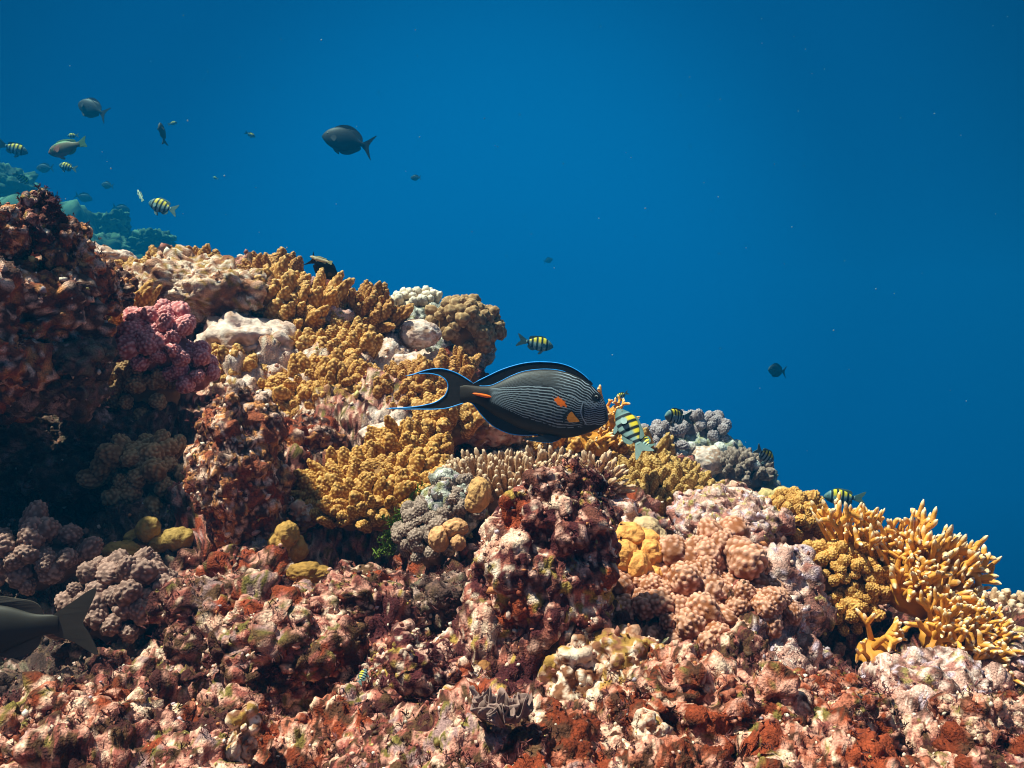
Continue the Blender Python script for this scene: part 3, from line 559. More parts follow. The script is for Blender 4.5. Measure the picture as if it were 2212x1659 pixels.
lobes('lobed_coral', 'ochre knob coral standing at the mouth of the cave', [(620, 1155, 1.24, 26, 30), (605, 1175, 1.24, 26, 28), (585, 1200, 1.23, 22, 20), (635, 1185, 1.26, 28, 32)], (.44, .23, .06), 530)
lobes('lobed_coral', 'yellowish lobed coral lying in the shaded hollow', [(320, 1145, 1.30, 26, 30), (345, 1175, 1.30, 24, 22), (385, 1165, 1.30, 36, 26), (295, 1165, 1.31, 26, 22), (265, 1192, 1.28, 42, 24)], (.36, .21, .06), 540)
lobes('lobed_coral', 'ochre mound on the cave floor under the table coral', [(660, 1235, 1.16, 40, 22), (690, 1240, 1.16, 30, 18)], (.34, .17, .04), 550)
lobes('orange_sponge', 'smooth yellow orange lump with dark algae on its side', [(1036, 1066, 1.06, 25, 36), (1028, 1086, 1.06, 24, 22)], (.58, .31, .12), 560, 'sponge', .12)
lobes('orange_sponge', 'smooth orange twin lumps in the side of the maroon bommie', [(985, 1140, 1.13, 28, 20), (948, 1165, 1.125, 22, 28), (990, 1172, 1.12, 16, 18)], ORG, 570, 'sponge', .14)
lobes('lobed_coral', 'smooth yellowish humps on the far flank facing open water', [(1690, 1075, 1.72, 24, 24), (1655, 1075, 1.75, 20, 20)], (.5, .36, .16), 580, wob=.04)
lobes('lobed_coral', 'little brown ball coral in the crevice under the bommie', [(1046, 1300, 1.0, 20, 17), (1000, 1385, .97, 26, 20)], (.34, .16, .05), 590, wob=.08)
lobes('lobed_coral', 'dark amber lump in the crevice near the grey leafy sponge', [(1045, 1455, .90, 18, 28), (1030, 1470, .9, 14, 18)], (.30, .12, .04), 592, wob=.08)
lobes('lobed_coral', 'white knob group on the ridge of the blue grey bommie', [(1490, 965, 2.8, 14, 12), (1475, 985, 2.78, 16, 12), (1555, 968, 2.85, 14, 14), (1630, 1005, 2.65, 12, 12)], (.62, .55, .48), 594)

# grey leafy sponge
def ruffle(name, label, px, py, d, w, h, col, seed, nfold, cat):
    c0 = P(px, py, d); k = K * d; t = thing(name, label, cat, c0); r = np.random.default_rng(seed)
    for j in range(nfold):
        na, nz = 26, 8; ph = r.uniform(0, 6, 3); V = []
        for side in (0, 1):
            for a in range(nz):
                for b in range(na):
                    tt = a / (nz - 1); s = b / (na - 1) * 2 - 1
                    rad = h * k * (.35 + .65 * tt) * (1 + .25 * math.sin(s * 5 + ph[0]))
                    x = s * w * k * (.5 + .3 * tt); fold = .35 * h * k * tt * math.sin(s * 7 + ph[1])
                    V.append((x, fold - .3 * h * k * tt + side * .0015, rad * tt + .15 * h * k * math.sin(s * 9 + ph[2]) * tt))
        V = np.array(V); f = grid_faces(nz, na); f = [f, f[:, ::-1] + na * nz]
        rim = np.array([[(nz - 1) * na + b, (nz - 1) * na + b + 1, na * nz + (nz - 1) * na + b + 1, na * nz + (nz - 1) * na + b] for b in range(na - 1)])
        c = np.asarray(col) * r.uniform(.8, 1.2) * (1 + .25 * fbm(V * 60, 2, seed))[:, None]
        an = r.uniform(-1.2, 1.2)
        obj('leaf', mk_mesh('leaf', V, f + [rim], c), M['turf'], t, Matrix.Translation(Vector((r.uniform(-.5, .5) * w * k, r.uniform(-.5, .5) * w * k, r.uniform(-.3, .3) * h * k))) @ Matrix.Rotation(an, 4, 'Z') @ Matrix.Rotation(r.uniform(.1, .7), 4, 'X'))
    return t
ruffle('leafy_sponge', 'grey mauve leafy sponge in the crevice at the foot of the slope', 1085, 1545, .71, 52, 46, (.26, .16, .14), 600, 12, 'sponge')

# ------------------------------------------------------------------ fish
def fan(outline, th):
    """flat outline (x, z) to a thin double sided plate"""
    o = [Vector((a, b, 0)) for a, b in outline]; tri = np.array(tessellate_polygon([o])); n = len(o)
    v = np.array([(a, -th / 2, b) for a, b in outline] + [(a, th / 2, b) for a, b in outline])
    side = np.array([[i, (i + 1) % n, n + (i + 1) % n, n + i] for i in range(n)])
    return v, [tri, tri[:, ::-1] + n, side]
def smooth_line(pts, n):
    pts = np.asarray(pts, float); s = np.r_[0, np.cumsum(np.linalg.norm(np.diff(pts, axis=0), axis=1))]
    m = len(pts); q = np.linspace(0, s[-1], n); out = np.zeros((n, pts.shape[1]))
    tg = np.gradient(pts, s, axis=0)
    for i, x in enumerate(q):
        k = min(max(np.searchsorted(s, x) - 1, 0), m - 2); h = s[k + 1] - s[k]; t = (x - s[k]) / h
        out[i] = (2*t**3-3*t**2+1)*pts[k] + (t**3-2*t**2+t)*h*tg[k] + (-2*t**3+3*t**2)*pts[k+1] + (t**3-t**2)*h*tg[k+1]
    return out
def body(top, bot, thick, nx, na):
    """side profile and half thickness, as functions of x; nose at large x"""
    x0, x1 = top[0][0], top[-1][0]; s = np.linspace(0, 1, nx); s = .5 - .5 * np.cos(np.pi * s) * (1 - .0)
    xs = x0 + (x1 - x0) * (.35 * np.linspace(0, 1, nx) + .65 * s)
    T = smooth_line(top, 300); B = smooth_line(bot, 300); W = smooth_line(thick, 200)
    zt = np.interp(xs, *T[np.argsort(T[:, 0])].T); zb = np.interp(xs, *B[np.argsort(B[:, 0])].T); w = np.interp(xs, *W[np.argsort(W[:, 0])].T)
    th = np.linspace(0, 2 * np.pi, na, endpoint=False)
    V = np.stack([np.repeat(xs[:, None], na, 1), w[:, None] * np.sign(np.cos(th)) * np.abs(np.cos(th))[None] ** .9, ((zt + zb) / 2)[:, None] + ((zt - zb) / 2)[:, None] * np.sin(th)[None]], -1).reshape(-1, 3)
    return V, grid_faces(nx, na, True)
def eye_mesh(r, iris=(.55, .5, .4)):
    v, f = ico(3); ay = np.abs(v[:, 1]); c = np.where((ay > .80)[:, None], np.array([.004, .004, .005]), np.where((ay > .68)[:, None], np.asarray(iris), np.array([.03, .03, .035])))
    return mk_mesh('eye', v * r * np.array([1, .55, 1]), f, c)

# --- the big striped surgeonfish; profile measured in its own units, nose towards +x
SD = 1.36; SK = K * SD / 4
def Z(pts): return [((x - 1000) * SK, (480 - y) * SK) for x, y in pts]
sg = thing('surgeonfish', 'large dark surgeonfish with fine white lines and orange tail spine gliding over the reef', 'fish', P(1079.5, 866.6, SD), rot=Matrix.Rotation(math.radians(-4), 4, 'Z'))
top = [(655, 350), (700, 342), (760, 345), (850, 352), (930, 345), (1000, 315), (1100, 265), (1200, 228), (1300, 212), (1400, 207), (1500, 215), (1600, 238), (1700, 283), (1780, 335), (1850, 400), (1895, 465), (1918, 530), (1932, 610), (1936, 635)]
bot = [(655, 478), (700, 487), (760, 490), (810, 503), (870, 540), (950, 600), (1050, 652), (1150, 702), (1250, 740), (1350, 768), (1450, 792), (1530, 798), (1620, 790), (1720, 765), (1800, 735), (1870, 700), (1915, 668), (1932, 645), (1936, 637)]
thk = [(655, 12), (760, 26), (900, 48), (1100, 82), (1300, 105), (1500, 118), (1650, 112), (1780, 88), (1870, 58), (1920, 30), (1936, 3)]
def col_sohal(x, y):
    """x, y in the units of the profile above; flank pattern of thin pale lines"""
    n = (.7 + 4 * sst(1480, 1660, x)) * np.sin(x / 23. + y / 60. + 1.3 * np.sin(x / 71.)) + .8 * np.sin(x / 13. + 1.7 * y / 40. + 2 * np.sin(y / 50.))
    c = np.tile(np.array([.014, .013, .015]), (len(x), 1))
    belly = sst(.0, 90, y - np.interp(x, [900, 1200, 1500, 1900], [470, 600, 690, 700])); c = c * (1 - belly[:, None]) + np.array([.030, .024, .021]) * belly[:, None]
    back = sst(0, 60, np.interp(x, [700, 1250, 1600], [370, 345, 380]) - y) * sst(1750, 1500, x); c = c * (1 - back[:, None]) + np.array([.030, .027, .026]) * back[:, None]
    ped = sst(930, 760, x); c = c * (1 - ped[:, None]) + np.array([.040, .030, .026]) * ped[:, None]
    line = np.array([.34, .42, .50])
    yt = np.interp(x, [880, 1250, 1450, 1700], [372, 340, 352, 470]); yb = np.interp(x, [880, 1200, 1500, 1700], [462, 608, 700, 700])
    v = (y + n - yt) / np.maximum(yb - yt, 1); ph = v * 12.5 % 1.0
    m = sst(.20, .08, np.abs(ph - .5)) * (v > 0) * (v < 1) * sst(900, 960, x) * sst(1725, 1690, x)
    tv = (y - np.interp(x, [p[0] for p in top], [p[1] for p in top]))                  # distance below the back
    ph2 = (tv + n) / 25. % 1.0; hd = sst(.18, .08, np.abs(ph2 - .5)) * sst(1430, 1600, x) * (tv < np.interp(x, [1430, 1650, 1800, 1900], [130, 210, 190, 60])) * (tv > 10)
    ph3 = (y + 5 * np.sin(x / 15.)) / 19. % 1.0; ck = .75 * sst(.26, .12, np.abs(ph3 - .5)) * (x > 1725) * (y > 470) * (y < 680) * sst(1915, 1890, x)
    ph4 = (tv + n * .5) / 11.5 % 1.0; fb = .16 * sst(.3, .15, np.abs(ph4 - .5)) * (y < yt) * sst(950, 1100, x) * sst(1650, 1450, x) * (tv > 8)
    ga = sst(7, 2, np.abs(x - np.interp(y, [470, 520, 570, 620, 680], [1722, 1705, 1696, 1712, 1748]))) * (y > 475) * (y < 675)
    for q in (m, hd, ck, fb, ga): c = c * (1 - q[:, None]) + line * q[:, None]
    ed = sst(48, 34, np.hypot(x - 1828, y - 447))[:, None]; c = c * (1 - ed) + np.array([.010, .010, .012]) * ed
    sp = ((x - 1525) + .5 * (y - 485)) / 62, ((y - 485) - .55 * (x - 1525)) / 32
    o = sst(1.15, .85, np.sqrt(sp[0] ** 2 + sp[1] ** 2) + .35 * np.sin(x / 7.) * np.sin(y / 9.)); c = c * (1 - o[:, None]) + np.array([.95, .17, .003]) * o[:, None]
    return c
bv, bf = body(Z(top), Z(bot), [((x - 1000) * SK, t * SK) for x, t in thk], 460, 264)
bc = col_sohal(bv[:, 0] / SK + 1000, 480 - bv[:, 2] / SK)
obj('body', mk_mesh('surgeon_body', bv, bf, bc), M['fish'], sg)
def wid(x, y): # half thickness of the body at a point of its side
    zt = np.interp(x, [p[0] for p in top], [p[1] for p in top]); zb = np.interp(x, [p[0] for p in bot], [p[1] for p in bot])
    s = (y - (zt + zb) / 2) / ((zb - zt) / 2); return np.interp(x, [p[0] for p in thk], [p[1] for p in thk]) * math.sqrt(max(0, 1 - s * s)) ** .9 * SK
def fin(name, pts, col, edge=None, ew=2.6, th=7, n=70, parent=sg, y=0, conv=Z, scale=SK, closed=True):
    q = smooth_line(pts + ([pts[0]] if closed else []), n)[:-1]; zz = conv([tuple(a) for a in q])
    v, f = fan(zz, th * scale); v[:, 1] += y
    rr = fbm(v * 300, 2, 5)
    o = obj(name, mk_mesh(name, v, f, np.asarray(col) * (1 + .3 * rr)[:, None], smooth=False), M['fin'], parent)
    if edge is not None:
        for e in edge:
            l = smooth_line(e, 60); zz = np.array(conv([tuple(a) for a in l])); p3 = np.c_[zz[:, 0], np.full(60, y), zz[:, 1]]
            rd = np.full(60, ew * scale); rd[:3] *= .4; rd[-3:] *= .4
            tv, tf = tube(p3, rd, 7); tv[:, 1] = y + (tv[:, 1] - y) * 1.4
            obj('fin_edge', mk_mesh('fin_edge', tv, tf, np.tile((.02, .36, .95), (len(tv), 1))), M['fin'], o)
    return o
DK = (.010, .012, .018)
dtop = [(765, 330), (830, 296), (900, 262), (1000, 215), (1100, 180), (1200, 155), (1300, 143), (1400, 143), (1500, 152), (1600, 180), (1680, 222), (1750, 278), (1800, 338)]
fin('dorsal_fin', dtop + [(1770, 345), (1700, 300), (1600, 255), (1500, 232), (1400, 225), (1300, 230), (1200, 245), (1100, 282), (1000, 330), (930, 362), (850, 366), (790, 352)], DK, [dtop, [(790, 343), (850, 350), (930, 342), (1000, 312), (1100, 262), (1200, 225), (1300, 209), (1400, 204), (1500, 212), (1600, 236)]], 4.8, n=120)
abot = [(712, 488), (760, 500), (800, 545), (850, 610), (900, 660), (950, 700), (1000, 727), (1070, 755), (1150, 770), (1250, 773), (1365, 766)]
fin('anal_fin', abot + [(1350, 745), (1250, 720), (1150, 682), (1050, 635), (950, 585), (870, 530), (800, 495), (750, 482)], (.014, .014, .020), [abot], 4.4, n=110)
tup = [(775, 330), (700, 280), (620, 236), (550, 211), (480, 199), (400, 204), (320, 223), (240, 250), (178, 262)]
tin = [(178, 263), (250, 250), (330, 240), (420, 245), (490, 266), (530, 297), (550, 337), (546, 382), (526, 427), (490, 461), (430, 494), (350, 515), (250, 531), (130, 541), (2, 545)]
tlo = [(2, 546), (100, 549), (300, 551), (430, 551), (540, 541), (640, 512), (712, 488)]
fin('tail_fin', tup + tin[1:] + tlo[1:] + [(740, 470), (748, 400), (745, 350)], (.030, .024, .024), [tup, tin[1:], tlo], 5.4, n=200)
fin('pelvic_fin', [(1540, 790), (1470, 775), (1385, 768), (1300, 785), (1210, 802), (1290, 815), (1360, 826), (1440, 829), (1510, 808)], (.010, .018, .035), [[(1215, 803), (1290, 817), (1360, 828), (1440, 831), (1510, 810)]], 2.2, y=-.012, n=60)
py_ = -wid(1620, 600)
pf = fin('pectoral_fin', [(1600, 655), (1580, 622), (1592, 590), (1618, 566), (1648, 600), (1684, 648), (1640, 652)], (.46, .15, .012), None, y=py_ - .006, n=50)
fin('fin_border', [(1556, 678), (1544, 618), (1570, 574), (1615, 547), (1655, 588), (1698, 654), (1660, 656), (1640, 600), (1612, 570), (1580, 596), (1566, 630)], (.008, .008, .010), None, y=py_ - .004, n=60, parent=pf)
sv, sf = ico(3); yy = -wid(865, 430)
spn = obj('tail_spine', mk_mesh('tail_spine', sv * np.array([100, 15, 14]) * SK, sf, np.tile((.95, .16, .006), (len(sv), 1))), M['fin'], sg, Matrix.Translation(((866 - 1000) * SK, yy, (480 - 431) * SK)) @ Matrix.Rotation(math.radians(11), 4, 'Y'))
for s in (-1, 1):
    obj('eye', eye_mesh(21 * SK, (.5, .48, .45)), M['fish'], sg, Matrix.Translation(((1828 - 1000) * SK, s * (wid(1828, 447) - 4 * SK), (480 - 445) * SK)))

# --- other fishes, unit length from nose (x=+.5) to tail root (x=-.5)
FK = {}
def fish_kind(kind, bend=0.0):
    key = (kind, round(bend, 2))
    if key in FK: return FK[key]
    if kind == 'sergeant':
        tp = [(0, .0), (.03, .055), (.1, .125), (.2, .195), (.35, .25), (.5, .255), (.68, .21), (.84, .125), (.93, .075), (1, .065)]
        bt = [(0, .0), (.03, -.04), (.1, -.105), (.22, -.175), (.38, -.23), (.55, -.235), (.72, -.175), (.86, -.095), (.94, -.06), (1, -.06)]
        tk = [(0, .005), (.05, .05), (.2, .105), (.4, .115), (.65, .08), (.85, .04), (1, .015)]
        dors = [(.28, .21), (.36, .285), (.5, .30), (.66, .275), (.8, .25), (.9, .20), (.92, .12), (.88, .09), (.7, .18), (.5, .23), (.36, .22)]
        anal = [(.6, -.2), (.7, -.26), (.84, -.235), (.92, -.15), (.9, -.07), (.75, -.13)]
        tail = [(.96, .07), (1.08, .12), (1.33, .22), (1.27, .1), (1.2, .0), (1.27, -.1), (1.33, -.22), (1.08, -.12), (.96, -.06)]
        pelv = [(.33, -.2), (.42, -.33), (.5, -.36), (.47, -.26), (.42, -.21)]; pec = [(.27, -.02), (.36, .05), (.46, .0), (.44, -.08), (.34, -.1)]
        fc, pc = (.08, .14, .13), (.16, .25, .25)
        def col(t, z):
            c = np.tile(np.array([.26, .40, .39]), (len(t), 1)); ye = sst(.0, .10, z) * sst(.22, .3, t) * sst(.97, .85, t)
            c = c * (1 - ye[:, None]) + np.array([.88, .66, .04]) * ye[:, None]
            hd = sst(.24, .16, t); c = c * (1 - hd[:, None]) + np.array([.09, .17, .17]) * hd[:, None]
            b = np.zeros(len(t))
            for x0 in (.27, .45, .62, .79, .94): b = np.maximum(b, sst(.048, .03, np.abs(t - x0 - .12 * (z * .8) * (1 - 0) + .02)))
            return c * (1 - b[:, None]) + np.array([.010, .016, .022]) * b[:, None]
    elif kind == 'surgeon':
        tp = [(0, -.02), (.03, .05), (.1, .14), (.22, .22), (.4, .27), (.55, .26), (.75, .17), (.9, .07), (1, .045)]
        bt = [(0, -.03), (.04, -.07), (.12, -.14), (.28, -.22), (.45, -.26), (.62, -.24), (.78, -.15), (.9, -.06), (1, -.04)]
        tk = [(0, .01), (.06, .05), (.2, .09), (.45, .1), (.7, .07), (.9, .03), (1, .012)]
        dors = [(.2, .19), (.3, .28), (.45, .34), (.6, .345), (.78, .28), (.93, .14), (.95, .06), (.8, .13), (.6, .22), (.4, .25)]
        anal = [(.42, -.24), (.55, -.31), (.7, -.3), (.85, -.21), (.95, -.1), (.93, -.05), (.8, -.12), (.6, -.22)]
        tail = [(.96, .05), (1.05, .12), (1.15, .22), (1.22, .28), (1.15, .13), (1.11, .0), (1.15, -.13), (1.22, -.30), (1.14, -.22), (1.05, -.12), (.96, -.045)]
        pelv = [(.3, -.2), (.4, -.3), (.48, -.33), (.42, -.22)]; pec = [(.24, -.03), (.33, .04), (.42, -.02), (.38, -.1)]
        fc, pc = (.012, .014, .018), (.03, .03, .03)
        def col(t, z):
            c = np.tile(np.array([.013, .014, .016]), (len(t), 1)); h = sst(.22, .08, t)[:, None]; return c * (1 - h) + np.array([.024, .028, .03]) * h
    elif kind in ('parrot', 'brown'):
        tp = [(0, -.02), (.03, .04), (.1, .11), (.25, .18), (.45, .2), (.65, .165), (.85, .09), (1, .07)]
        bt = [(0, -.03), (.04, -.08), (.14, -.15), (.3, -.21), (.5, -.2), (.7, -.13), (.88, -.07), (1, -.06)]
        tk = [(0, .02), (.06, .06), (.2, .1), (.45, .1), (.7, .065), (.9, .03), (1, .015)]
        dors = [(.2, .15), (.32, .235), (.5, .25), (.7, .215), (.88, .14), (.9, .08), (.7, .14), (.45, .18)]
        anal = [(.55, -.18), (.68, -.21), (.85, -.14), (.88, -.06), (.7, -.11)]
        tail = [(.96, .07), (1.1, .12), (1.25, .16), (1.2, .0), (1.25, -.14), (1.1, -.1), (.96, -.06)]
        pelv = [(.3, -.19), (.4, -.28), (.45, -.27), (.4, -.2)]; pec = [(.28, -.03), (.36, .05), (.47, .0), (.44, -.07), (.34, -.1)]
        fc, pc = (.10, .22, .12), (.4, .16, .1)
        if kind == 'brown': tail = [(.96, .07), (1.08, .14), (1.28, .24), (1.2, .06), (1.17, 0), (1.2, -.06), (1.26, -.23), (1.08, -.12), (.96, -.06)]
        if kind == 'brown': fc = pc = (.06, .048, .04)
        def col(t, z):
            if kind == 'brown': return np.tile(np.array([.036, .029, .024]), (len(t), 1))
            c = np.tile(np.array([.17, .14, .08]), (len(t), 1)); p = np.c_[t, z, z]
            n = fbm(p * 9, 3, 77); r = (sst(.05, .25, n) * sst(.55, .3, t))[:, None]; c = c * (1 - r) + np.array([.30, .11, .07]) * r
            g = (sst(.1, .25, -n) * sst(.5, .25, t))[:, None]; c = c * (1 - g) + np.array([.05, .10, .06]) * g
            e = sst(.12, .17, z)[:, None]; c = c * (1 - e) + np.array([.16, .30, .14]) * e
            e = sst(-.11, -.16, z)[:, None]; return c * (1 - e) + np.array([.30, .17, .12]) * e
    elif kind == 'wrasse':
        tp = [(0, .0), (.04, .03), (.15, .07), (.35, .1), (.6, .095), (.85, .06), (1, .05)]
        bt = [(0, -.01), (.05, -.035), (.18, -.075), (.4, -.1), (.65, -.085), (.88, -.05), (1, -.045)]
        tk = [(0, .005), (.1, .035), (.35, .055), (.7, .04), (1, .012)]
        dors = [(.25, .08), (.4, .13), (.7, .125), (.88, .09), (.88, .05), (.6, .085), (.4, .09)]
        anal = [(.55, -.08), (.7, -.12), (.88, -.08), (.87, -.04), (.7, -.07)]
        tail = [(.97, .05), (1.1, .09), (1.2, .09), (1.19, -.0), (1.2, -.09), (1.1, -.085), (.97, -.045)]
        pelv = [(.3, -.08), (.38, -.14), (.42, -.12), (.38, -.09)]; pec = [(.24, -.02), (.3, .02), (.37, -.01), (.33, -.05)]
        fc, pc = (.30, .26, .12), (.5, .45, .3)
        def col(t, z):
            c = np.tile(np.array([.62, .50, .30]), (len(t), 1)); b = sst(.055, .07, z)[:, None]; c = c * (1 - b) + np.array([.02, .03, .03]) * b
            b = sst(.085, .095, z)[:, None]; return c * (1 - b) + np.array([.30, .26, .12]) * b
    conv = lambda pts: [(.5 - a, b) for a, b in pts]
    tp2, bt2, tk2 = [sorted(conv(q)) for q in (tp, bt, tk)]
    v, f = body(tp2, bt2, tk2, 90, 44); cc = col(.5 - v[:, 0], v[:, 2])
    def warp(v):
        v = v.copy(); t = np.clip(.3 - v[:, 0], 0, 2); v[:, 1] += bend * t * t; return v
    parts = [('body', mk_mesh(kind + '_body', warp(v), f, cc), 'fish')]
    def pl(nm, pts, c, y=0., yaw=0):
        q = smooth_line(pts + [pts[0]], 44)[:-1]; vv, ff = fan(conv([tuple(a) for a in q]), .012)
        if yaw:
            x0 = .5 - pts[0][0]; vv[:, 1] += (vv[:, 0] - x0) * -abs(yaw) * np.sign(-y) * -1
        vv[:, 1] += y; parts.append((nm, mk_mesh(kind + '_' + nm, warp(vv), ff, np.asarray(c) * (1 + .25 * fbm(vv * 18, 2, 3))[:, None], smooth=False), 'fin'))
    pl('dorsal_fin', dors, fc); pl('anal_fin', anal, fc); pl('tail_fin', tail, fc)
    tw = float(np.interp(.3, [a for a, _ in tk], [b for _, b in tk]))
    for s in (-1, 1):
        pl('pelvic_fin', pelv, pc, s * tw * .35); pl('pectoral_fin', pec, pc, s * (tw + .006), .35)
        te = .13 if kind != 'surgeon' else .15
        ze = .06 if kind in ('sergeant', 'surgeon') else .03
        zt = float(np.interp(te, *zip(*tp))); zb = float(np.interp(te, *zip(*bt))); w = float(np.interp(te, *zip(*tk))); q = (ze - (zt + zb) / 2) / ((zt - zb) / 2)
        em = eye_mesh(.028 if kind != 'wrasse' else .018); ev = np.empty(len(em.vertices) * 3); em.vertices.foreach_get('co', ev); ev = ev.reshape(-1, 3) + np.array([.5 - te, s * (w * math.sqrt(max(0, 1 - q * q)) ** .9 - .004), ze]); em.vertices.foreach_set('co', ev.ravel())
        parts.append(('eye', em, 'fish'))
    FK[key] = parts; return parts
def fish(name, label, kind, px, py, d, ln, yaw=0, tilt=0, bend=0., group=None, roll=0):
    """ln: nose to tail tip in picture units when seen from the side; yaw 0 faces +x, 180 faces -x; tilt > 0 lifts the nose"""
    s = ln * K * d / 1.28
    rot = Matrix.Rotation(-math.radians(tilt) * (1 if abs(yaw) <= 90 else -1), 4, 'Y') @ Matrix.Rotation(math.radians(yaw), 4, 'Z') @ Matrix.Rotation(math.radians(roll), 4, 'X')
    t = thing(name, label, 'fish', P(px, py, d), group, rot)
    for nm, me, mt in fish_kind(kind, bend): obj(nm, me, M[mt], t, Matrix.Scale(s, 4))
    return t
SGR = 'striped sergeant fishes'; DGR = 'dark surgeonfishes in open water'
fish('sergeant_fish', 'yellow and black striped sergeant fish nosing upward beside the golden corals', 'sergeant', 1356, 922, 1.44, 120, 158, 62, .15, SGR)
fish('sergeant_fish', 'striped sergeant fish half hidden behind the upward nosing one', 'sergeant', 1390, 955, 1.62, 70, 110, 40, 0, SGR)
fish('sergeant_fish', 'sergeant fish turned to the camera on the purple bommie coral', 'sergeant', 1456, 900, 2.2, 82, 222, 4, .1, SGR)
fish('sergeant_fish', 'sergeant fish slipping behind the far flank of the blue grey bommie', 'sergeant', 1656, 986, 2.4, 66, 32, -34, 0, SGR)
fish('sergeant_fish', 'sergeant fish swimming just above the tall fire coral', 'sergeant', 1812, 1074, 3.0, 84, 176, 2, .1, SGR)
fish('sergeant_fish', 'sergeant fish in blue water above the big surgeonfish back', 'sergeant', 1166, 744, 4, 78, 4, -12, 0, SGR)
fish('sergeant_fish', 'tiny sergeant fish just off the surgeonfish forehead', 'sergeant', 1340, 855, 3.3, 30, 165, -25, 0, SGR)
fish('sergeant_fish', 'vivid yellow striped sergeant fish over the white ledge', 'sergeant', 346, 445, 4.5, 76, 168, 18, .1, SGR)
fish('sergeant_fish', 'dim sergeant fish swimming beneath the red green fish', 'sergeant', 142, 360, 7.0, 44, 170, 14, 0, SGR)
fish('sergeant_fish', 'dim sergeant fish facing the red green fish from the frame edge', 'sergeant', 36, 323, 6.5, 62, 8, -18, 0, SGR)
fish('sergeant_fish', 'pale little sergeant fish on the back of the red green fish', 'sergeant', 155, 293, 9, 26, 170, 0, 0, SGR)
fish('sergeant_fish', 'pale little sergeant fish beside the narrow upright fish', 'sergeant', 375, 266, 11, 20, 30, 25, 0, SGR)
fish('sergeant_fish', 'pale little sergeant fish alone ahead of the dark grey surgeonfish', 'sergeant', 543, 292, 11, 23, 10, -25, 0, SGR)
fish('sergeant_fish', 'tiny faint sergeant fish far out in open blue water', 'sergeant', 464, 384, 15, 14, 170, 20, 0, SGR)
fish('sergeant_fish', 'yellowish sergeant fish nosing down at the distant teal reef', 'sergeant', 50, 388, 8.5, 40, 60, -60, 0, SGR)
fish('dark_surgeonfish', 'dark grey surgeonfish alone high in open blue water', 'surgeon', 740, 302, 6.5, 122, 172, 14, -.1, DGR)
fish('dark_surgeonfish', 'dark surgeonfish turning away above the red green fish', 'surgeon', 192, 232, 8, 84, 160, 24, -.15, DGR)
fish('dark_surgeonfish', 'black surgeonfish half hidden behind the crest corals', 'surgeon', 704, 584, 2.02, 80, 24, -36, 0, DGR)
fish('dark_surgeonfish', 'bluish surgeonfish turned head on in open water above the fire coral', 'surgeon', 1674, 800, 8, 58, 215, 6, .1, DGR)
fish('dark_surgeonfish', 'faint dark fish beside the dim sergeant fish under the red green fish', 'surgeon', 94, 363, 14, 42, 175, 0, 0, DGR)
fish('dark_surgeonfish', 'faint dark fish between the teal reef and the vivid sergeant fish', 'surgeon', 230, 400, 18, 32, 170, 10, 0, DGR)
fish('dark_surgeonfish', 'faint dark fish right above the teal reef ridge', 'surgeon', 265, 452, 16, 40, 12, -14, 0, DGR)
fish('dark_surgeonfish', 'barely visible dark fish low over the teal reef', 'surgeon', 184, 427, 20, 40, 10, -15, 0, DGR)
fish('dark_surgeonfish', 'barely visible dark fish in mid water past the dark grey surgeonfish', 'surgeon', 896, 384, 22, 26, 165, 0, 0, DGR)
fish('dark_surgeonfish', 'barely visible dark speck of a fish above the striped sergeant in blue water', 'surgeon', 1186, 562, 22, 24, 20, 20, 0, DGR)
fish('red_green_fish', 'mottled red and green wrasse like fish with pale belly', 'parrot', 140, 321, 5.5, 100, 172, -10, .12)
fish('narrow_fish', 'grey green fish seen from behind as a narrow upright shape', 'brown', 350, 284, 7, 50, 180, 78, 0, None, 65)
fish('cleaner_wrasse', 'small tan and black cleaner fish on the black surgeonfish', 'wrasse', 690, 560, 1.9, 58, 172, 18, .1)
fish('pale_fish', 'slim bluish fish ghosting behind the vivid sergeant fish', 'wrasse', 302, 420, 10, 44, 150, 55, 0)
fish('small_wrasse', 'small olive wrasse over cream rock below the rose cauliflower corals', 'wrasse', 1455, 1422, .88, 66, 172, 8, .1)
fish('small_wrasse', 'small silvery wrasse beside the lowest rose cauliflower coral', 'wrasse', 1437, 1385, .95, 40, 40, 30, .2)
fish('small_wrasse', 'little dark striped fish hovering on end near the white crusted stones', 'sergeant', 785, 1458, .84, 44, 60, 62, 0)
bg = fish('shadow_fish', 'large dark brown fish entering the frame in the shaded hollow', 'brown', -30, 1362, 1.0, 390, 190, -4, .1)

# ------------------------------------------------------------------ the far reef in the haze
FC = np.array([P(-300, 340, 14), P(0, 410, 14), P(120, 470, 14.5), P(200, 505, 15), P(300, 545, 15), P(380, 575, 15), P(500, 660, 15), (-3.5, 11, .3), (-7, 9, 1.4), (-11, 11, 3.2), (-2, 14, -1.0), (-5, 19, .5), (-11, 19, 2.8), (-2, 19, -2), (-4.5, 7.5, -.3)])
HF = fit(FC, .05)
n1, n2 = 220, 240
fy, fx = np.meshgrid(np.linspace(8, 20, n1), np.linspace(-14, -1.4, n2), indexing='ij')
fv = np.c_[fx.ravel(), fy.ravel(), HF(fx.ravel(), fy.ravel())]; ff = grid_faces(n1, n2)
fn = vnormals(fv, ff); fv = fv + fn * (.45 * fbm(fv * .6, 4, 5) + .5 * (.5 - worley(fv * 1.1, 8)[0]) + .22 * (.5 - worley(fv * 3, 9)[0]) + .12 * (.5 - worley(fv * 7, 10)[0]))[:, None]
obj('far_reef_slope', mk_mesh('far_reef_slope', fv, ff, pigment(fv * .3, 'teal', 5, 12.)), M['reef'], kind='structure')
